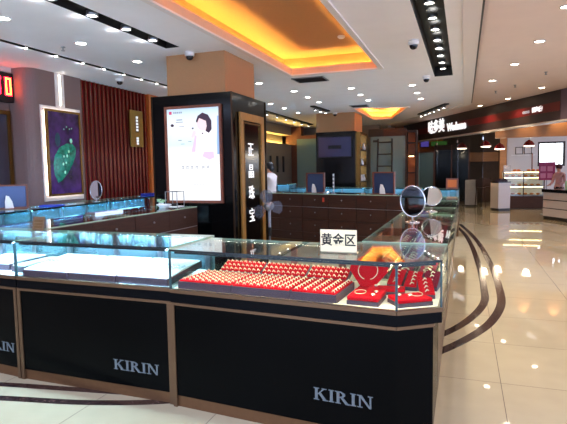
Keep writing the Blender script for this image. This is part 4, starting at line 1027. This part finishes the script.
# ================================================================== THE BAKERY BEYOND
FD = Vector((-.467, .884, 0)); FP = Vector((2.0, 12.75, 0)); FN = Vector((-.884, -.467, 0))     # along the fascia, its right end, its outward face
fa = lambda s, o=0.0: FP + FD * s + FN * o
ang_f = math.atan2(FD.y, FD.x)
fm = T(FP) @ Matrix.Rotation(ang_f - PI, 4, 'Z')        # local x runs to the right along the fascia, local -y faces out
t = thing('bakery_fascia', 'long dark plum shop fascia with a red band and glowing white characters', 'shop sign', FP, ang_f - PI)
MB().box(-9.2, 0, 0, .30, 2.43, 3.095).build('board', 'fascia', t)
MB().box(-9.2, -.02, -.006, 0, 2.64, 2.84).build('red_band', 'red_band', t)
MB().box(-9.2, 0, -.012, .31, 2.40, 2.43).build('lower_edge', 'white_lam', t)
MB().box(0.001, 3.2, 0, .35, 2.43, 3.095).build('return_board', mat('plum_return_board', (96, 78, 88), .5), t)
MB().box(0, 3.2, -.012, .36, 2.40, 2.43).build('return_edge', 'white_lam', t)
xs = lambda px: (Vector(px) - FP).dot(-FD)
text_mesh('shop_characters', '味多美', .50, 'white_lit', t, T((-6.22, -.02, 2.79)) @ FACE_NY @ Matrix.Diagonal((.85, .92, 1, 1)), .012, .012, .95)
text_mesh('shop_latin_name', 'Wedome', .34, 'white_lit', t, T((-4.78, -.02, 2.70)) @ FACE_NY @ Matrix.Diagonal((.95, 1, 1, 1)), .012, .012, .98)
mb = MB()
for k in range(3): frame_xz(mb, -1.36 + k * .095, -1.29 + k * .095, 2.70, 2.76, .016, -.016, -.006)
mb.build('small_grey_characters', mat('grey_lit', (180, 180, 190), emit=(190, 190, 205), estr=.2), t)
text_mesh('small_white_characters', '面包房', .125, 'white_lit', t, T((-.80, -.012, 2.745)) @ FACE_NY, .006, .008, 1.0)

# storefront glass with little brass clamps, left half
for i, (s0, s1) in enumerate(((3.5, 4.96), (5.04, 6.46), (6.54, 8.0))):
    t = thing('storefront_glass', '%s clear storefront pane under the dark fascia' % ('right', 'middle', 'left')[i], 'glass panel', fa(s0, -.17), ang_f, 'storefront panes')
    MB().box(0, s1 - s0, -.006, .006, 0, 2.4).build('pane', 'glass_dark', t)
    for z in (.15, 2.2): MB().box(0, .06, -.014, .014, z, z + .08).build('clamp', 'silver', t)

struct(MB().box(0.85, 4.6, 16.0, 16.25, 2.24, 3.1).build('trim_13', 'beam_wood'))
for k, x in enumerate((.72, 1.62, 2.42)):
    t = thing('bakery_spotlight', '%s small warm spotlight over the oak beam of the bakery' % nums[k], 'spotlight', (x + .06, 15.86, 3.1), 0, 'spotlights over the oak beam')
    MB().lathe([(0, 0), (.04, 0), (.045, -.08), (.03, -.08), (0, -.07)], 12).build('housing', 'white_plastic', t, smooth=True)
    lamp('bulb', 'SPOT', (0, -.02, -.1), 15, (1, .74, .46), t, spot_size=1.15, spot_blend=.8, shadow_soft_size=.03, rot=(.42, 0, 0))
struct(MB().box(2.72, 3.02, 15.32, 15.6, 0, 3.1).build('pillar.004', 'fascia'))
# back wall of the bakery with its window
w = MB(); w.box(1.46, 2.46, 20.0, 20.2, 0, 3.1); w.box(2.46, 3.32, 20.0, 20.2, 0, 1.40); w.box(2.46, 3.32, 20.0, 20.2, 2.26, 3.1); w.box(3.32, 6.5, 20.0, 20.2, 0, 3.1)
struct(w.build('wall_back.002', 'shop_white'))
wf = thing('window_1', None, None, (2.89, 20.1, 1.40)); struct(wf)
frame_xz(MB(), -.43, .43, 0, .86, .06, -.08, .05).build('window_frame', 'dark_line', wf)
M['sky'] = mat('daylight_pane', (240, 246, 255), emit=(236, 244, 255), estr=1.6)
MB().box(-.37, .37, .02, .04, .06, .80).build('window_pane', 'sky', wf)
mb = MB(); mb.box(.12, .15, -.0, .02, .06, .80); mb.box(.24, .26, -.0, .02, .06, .6); mb.build('window_bar', 'shop_white', wf)
struct(MB().box(1.22, 1.44, 19.9, 20.2, 0, 3.1).build('pillar.005', 'beam_wood'))
struct(MB().box(.1, 1.25, 21.2, 21.3, 1.62, 1.98).build('trim_14', 'beam_wood'))
for k, x in enumerate((1.855, 2.14)):
    t = thing('framed_picture', '%s small framed picture on the white bakery wall' % ('left', 'right')[k], 'picture', (x, 19.999, 1.84), 0, 'pictures on the bakery wall')
    frame_xz(MB(), -.125, .125, 0, .26, .022, -.02, 0).build('frame', 'dark_line', t); MB().box(-.105, .105, -.01, 0, .02, .24).build('print', 'shop_white', t)
tag(MB().box(1.6, 2.36, 19.86, 20.0, 1.79, 1.825).build('wall_shelf', 'white_plastic'), 'white wall shelf below the two framed pictures', 'shelf')
def pendant(x, y, zb, label, first=[None]):
    if first[0] is None:
        t = thing('pendant_lamp', label, 'pendant lamp', (x, y, zb), 0, 'red pendant lamps in the bakery')
        MB().lathe([(.16, .03), (.155, .085), (.10, .16), (.04, .19), (.035, .21), (.0, .21), (0, .2), (.03, .18), (.09, .15), (.145, .08), (.152, .03), (.16, .03)], 20).build('lamp_shade', mat('red_enamel', (120, 14, 18), .25), t, smooth=True)
        MB().lathe([(.0, .0), (.13, .0), (.155, .028), (.150, .04), (0, .04)], 20).build('diffuser', mat('pendant_diffuser', (255, 240, 220), emit=(255, 232, 206), estr=2.2), t, smooth=True)
        MB().tube([(0, 0, .2), (0, 0, 3.1 - zb)], .006, 6).build('cord', 'ink', t)
        lamp('bulb', 'POINT', (0, 0, -.06), 4.5, (1, .8, .55), t, shadow_soft_size=.1)
        first[0] = t; return t
    return dup(first[0], (x, y, zb), label)
pendant(-.07, 17.5, 2.0, 'leftmost red pendant lamp in the bakery, behind the shop name')
pendant(.65, 17.5, 2.04, 'second red pendant lamp from the left in the bakery')
pendant(1.06, 17.5, 1.95, 'third red pendant lamp from the left, hanging lowest over the white cabinet')
pendant(1.9, 17.5, 2.02, 'rightmost red pendant lamp, in front of the framed pictures')

# bread display case
t = thing('bread_display_case', 'glass bakery case with lit shelves of bread in front of the white wall', 'display case', (1.85, 18.3, 0))
MB().box(-.62, .62, 0, .5, .02, .42).build('base_cabinet', 'wood', t)
for z in (.44, .74, 1.04, 1.22): MB().box(-.62, .62, 0, .5, z, z + .025).build('shelf_board', 'steel', t)
MB().box(-.62, .62, .48, .5, .44, 1.22).build('back_panel', 'cream', t)
for x in (-.61, -.0, .61): MB().box(x - .015, x + .015, 0, .03, .42, 1.24).build('post', 'wood', t)
for z in (.72, 1.02, 1.2): MB().box(-.58, .58, .06, .08, z + .003, z + .018).build('light_strip', 'led_shelf', t)
MB().box(-.60, .60, -.006, 0, .45, 1.2).build('front_glass', 'glass', t)
M['bread'] = mat('golden_bread_crust', (190, 116, 48), .6, noise=.25, nscale=14); M['bread_orange'] = mat('orange_glazed_bread', (226, 120, 44), .4, noise=.2, nscale=14)
first = None; k = 0
def bread(x, y, z, label, m='bread', grp='loaves in the bakery case', sx=1.0):
    o = MB(); o.ball((0, 0, .034), .065 * sx, .05, .034, 12)
    o.bm.verts.ensure_lookup_table()
    tag(o.build('bread_loaf', m, None, (x, y, z), smooth=True), label, 'bread', grp)
rowname = ['lower', 'middle', 'upper']
for r_, z in enumerate((.466, .766, 1.066)):
    for c_ in range(6): bread(1.36 + c_ * .19, 18.2 + .30, z, 'golden loaf on the %s shelf of the bakery case, %s from the left' % (rowname[r_], nums[c_]))
for k, (x, dx) in enumerate(((1.60, .0), (1.72, .0), (2.02, 0), (2.16, 0), (2.30, 0))):
    bread(x, 18.55, 1.2455, 'orange glazed loaf on top of the bakery case, %s from the left' % nums[k], 'bread_orange', 'loaves on top of the bakery case')
tag(MB().box(-.11, .11, -.01, .01, 0, .2).build('price_board', mat('pale_grey_board', (170, 170, 180), .5), None, (1.36, 18.45, 1.2455)), 'pale price board standing at the left end of the bakery case top', 'sign')
tag(MB().tube([(0, 0, 0), (0, 0, .6)], .02, 8).build('standing_tube', 'wood_frame', None, (2.13, 18.66, 1.2455)), 'thin reddish standing pole on the bakery case top', 'pole')
# white cabinets
t = thing('white_cabinet', 'white laminate cabinet set cornerwise in the middle of the bakery entrance', 'cabinet', (1.40, 17.6, 0), .55)
MB().box(-.40, .0, 0, .40, 0, .08).build('plinth', 'dark_line', t); MB().box(-.42, .0, 0, .42, .08, .90).build('body', 'white_lam', t); MB().box(-.43, .01, -.01, .43, .90, .93).build('top', 'granite', t)
mb = MB()
for k in range(7): mb.box(-.36 + k * .05, -.345 + k * .05, .08, .3, .93, .99 + .02 * (k % 3))
tag(mb.build('menu_rack', 'tray_side', None, (1.40, 17.6, .0005)), 'small metal rack of menus on the cornerwise white cabinet', 'rack').rotation_euler = (0, 0, .55)
t = thing('white_cabinet', 'narrow white laminate cabinet left of the cornerwise one', 'cabinet', (.25, 19.3, 0), 0)
MB().box(-.19, .19, 0, .38, 0, .06).build('plinth', 'dark_line', t); MB().box(-.2, .2, 0, .4, .06, .95).build('body', 'white_lam', t)
# striped counter
t = thing('striped_counter', 'white counter with dark grooves and a black top at the right edge', 'counter', (2.0, 15.0, 0), math.atan2(-.884, .467) )
MB().box(0, 2.6, .02, .60, 0, .09).build('plinth', 'dark_line', t); MB().box(0, 2.6, 0, .62, .09, .72).build('body', 'white_lam', t)
mb = MB()
for z in (.29, .51): mb.box(-.003, 2.6, -.003, .1, z, z + .022)
mb.build('groove', 'dark_line', t); MB().box(-.03, 2.63, -.03, .65, .72, .80).build('top', 'granite', t)
cd = Vector((.467, -.884, 0)); cn = Vector((.884, .467, 0)); cp = lambda s, o: Vector((2.0, 15.0, .8005)) + cd * s + cn * o
tag(MB().box(-.07, .07, -.05, .05, 0, .22).build('carton', mat('pale_green_carton', (170, 200, 150), .6), None, cp(.62, .25)), 'pale green carton on the striped counter', 'carton')
tag(MB().box(-.06, .06, -.05, .05, 0, .17).build('carton', mat('pink_carton', (206, 70, 104), .6), None, cp(.98, .25)), 'pink carton at the right end of the striped counter', 'carton')
tag(MB().box(-.05, .05, -.05, .05, 0, .19).build('carton', mat('cream_carton', (226, 206, 190), .6), None, cp(.80, .3)), 'cream carton between the green and the pink carton', 'carton')
t = thing('magenta_notice', 'magenta notice board on a stand behind the striped counter', 'sign', (2.26, 16.35, 0))
MB().tube([(0, .03, 0), (0, .03, 1.05)], .015, 8).build('stand', 'steel', t); MB().lathe([(0, 0), (.14, 0), (.14, .015), (0, .02)], 16, (0, .03, 0)).build('foot', 'steel', t)
MB().box(-.21, .21, -.012, .012, 1.0, 1.52).build('board', mat('magenta_print', (158, 40, 92), .5, noise=.25, nscale=9), t)
mb = MB()
for k in range(4): mb.box(-.17 + (k % 2) * .18, -.03 + (k % 2) * .18, -.015, -.012, 1.06 + (k // 2) * .2, 1.2 + (k // 2) * .2)
mb.build('printed_squares', mat('pale_pink_print', (206, 120, 150), .5), t)

# second person, in a pink top and dark cap
J2 = [(Vector((p[0].x if isinstance(p[0], Vector) else p[0][0], p[0][1], p[0][2])), p[1]) for p in J]
person2 = bpy.data.objects.new('person', person.data.copy()); COL.objects.link(person2)
person2.data.materials[1] = mat('pink_blouse', (214, 160, 156), .8)
person2.location = (2.52, 15.95, 0); person2.rotation_euler = (0, 0, .9); person2.scale = (.87, .87, .87)
tag(person2, 'person in a pink top and dark red cap standing behind the striped counter', 'person')
cp2 = MB(); cp2.ball((-.03, 0, 1.585), .108, .098, .095, 16); cp2.box(-.2, -.1, -.06, .06, 1.585, 1.597); cp2.build('cap', mat('dark_red_cap', (74, 20, 26), .7), person2, smooth=True)
fc = MB(); fc.ball((-.128, 0, 1.525), .016, .012, .018, 8); fc.build('nose', 'skin', person2, smooth=True)

# dim left half of the bakery
t = thing('wooden_wall_cabinet', 'tall dark wood cabinet with glass doors deep in the left of the bakery', 'cabinet', (-.1, 20.9, 0))
MB().box(-1.0, .3, 0, .55, 0, 2.3).build('body', 'wood', t)
for x in (-.95, -.33): MB().box(x, x + .6, -.02, 0, .1, 2.1).build('door', 'black_gloss', t)
for x in (-.36, .28, -1.0): MB().box(x - .02, x + .02, -.04, 0, 0, 2.3).build('post', 'wood_frame', t)
t = thing('glass_door', 'dark teal glass door at the far left of the bakery', 'door', (-1.4, 20.6, 0)); MB().box(-.3, .28, 0, .05, 0, 2.0).build('pane', 'glass_teal', t); frame_xz(MB(), -.34, .32, 0, 2.05, .05, -.02, .07).build('door_frame', 'wood_frame', t)
struct(MB().box(-2.4, -.8, 21.3, 21.5, 0, 3.1).build('wall_back.003', 'orange'))
tag(MB().box(-.3, .3, -.06, 0, 0, .18).build('exit_sign', mat('green_lit_sign', (40, 80, 30), emit=(90, 150, 60), estr=.15), None, (-.95, 21.29, 2.28)), 'dim green lit sign high in the left of the bakery', 'sign')
t = thing('purple_screen', 'small purple screen high at the far left of the bakery', 'screen', (-1.5, 21.29, 2.24)); MB().box(-.17, .17, -.06, 0, 0, .3).build('case', 'black_void', t); MB().box(-.15, .15, -.064, -.06, .02, .28).build('screen', mat('purple_screen_light', (60, 50, 120), emit=(110, 90, 200), estr=.35), t)
def stool(x, y, label, first=[None]):
    if first[0] is None:
        t = thing('bar_stool', label, 'stool', (x, y, 0), 0, 'bar stools by the white cabinets')
        MB().box(-.16, .16, -.16, .16, .66, .70).build('seat', 'wood', t)
        for sx in (-1, 1):
            for sy in (-1, 1): MB().tube([(sx * .17, sy * .17, 0), (sx * .13, sy * .13, .66)], .016, 6).build('leg', 'wood', t)
        MB().box(-.16, .16, .14, .16, .7, 1.0).build('backrest', 'wood', t)
        first[0] = t; return t
    return dup(first[0], (x, y, 0), label)
stool(.55, 18.9, 'dark wooden bar stool between the two white cabinets, nearer one')
stool(.78, 19.9, 'dark wooden bar stool between the two white cabinets, farther one')
stool(-.35, 19.3, 'dark wooden bar stool left of the narrow white cabinet')
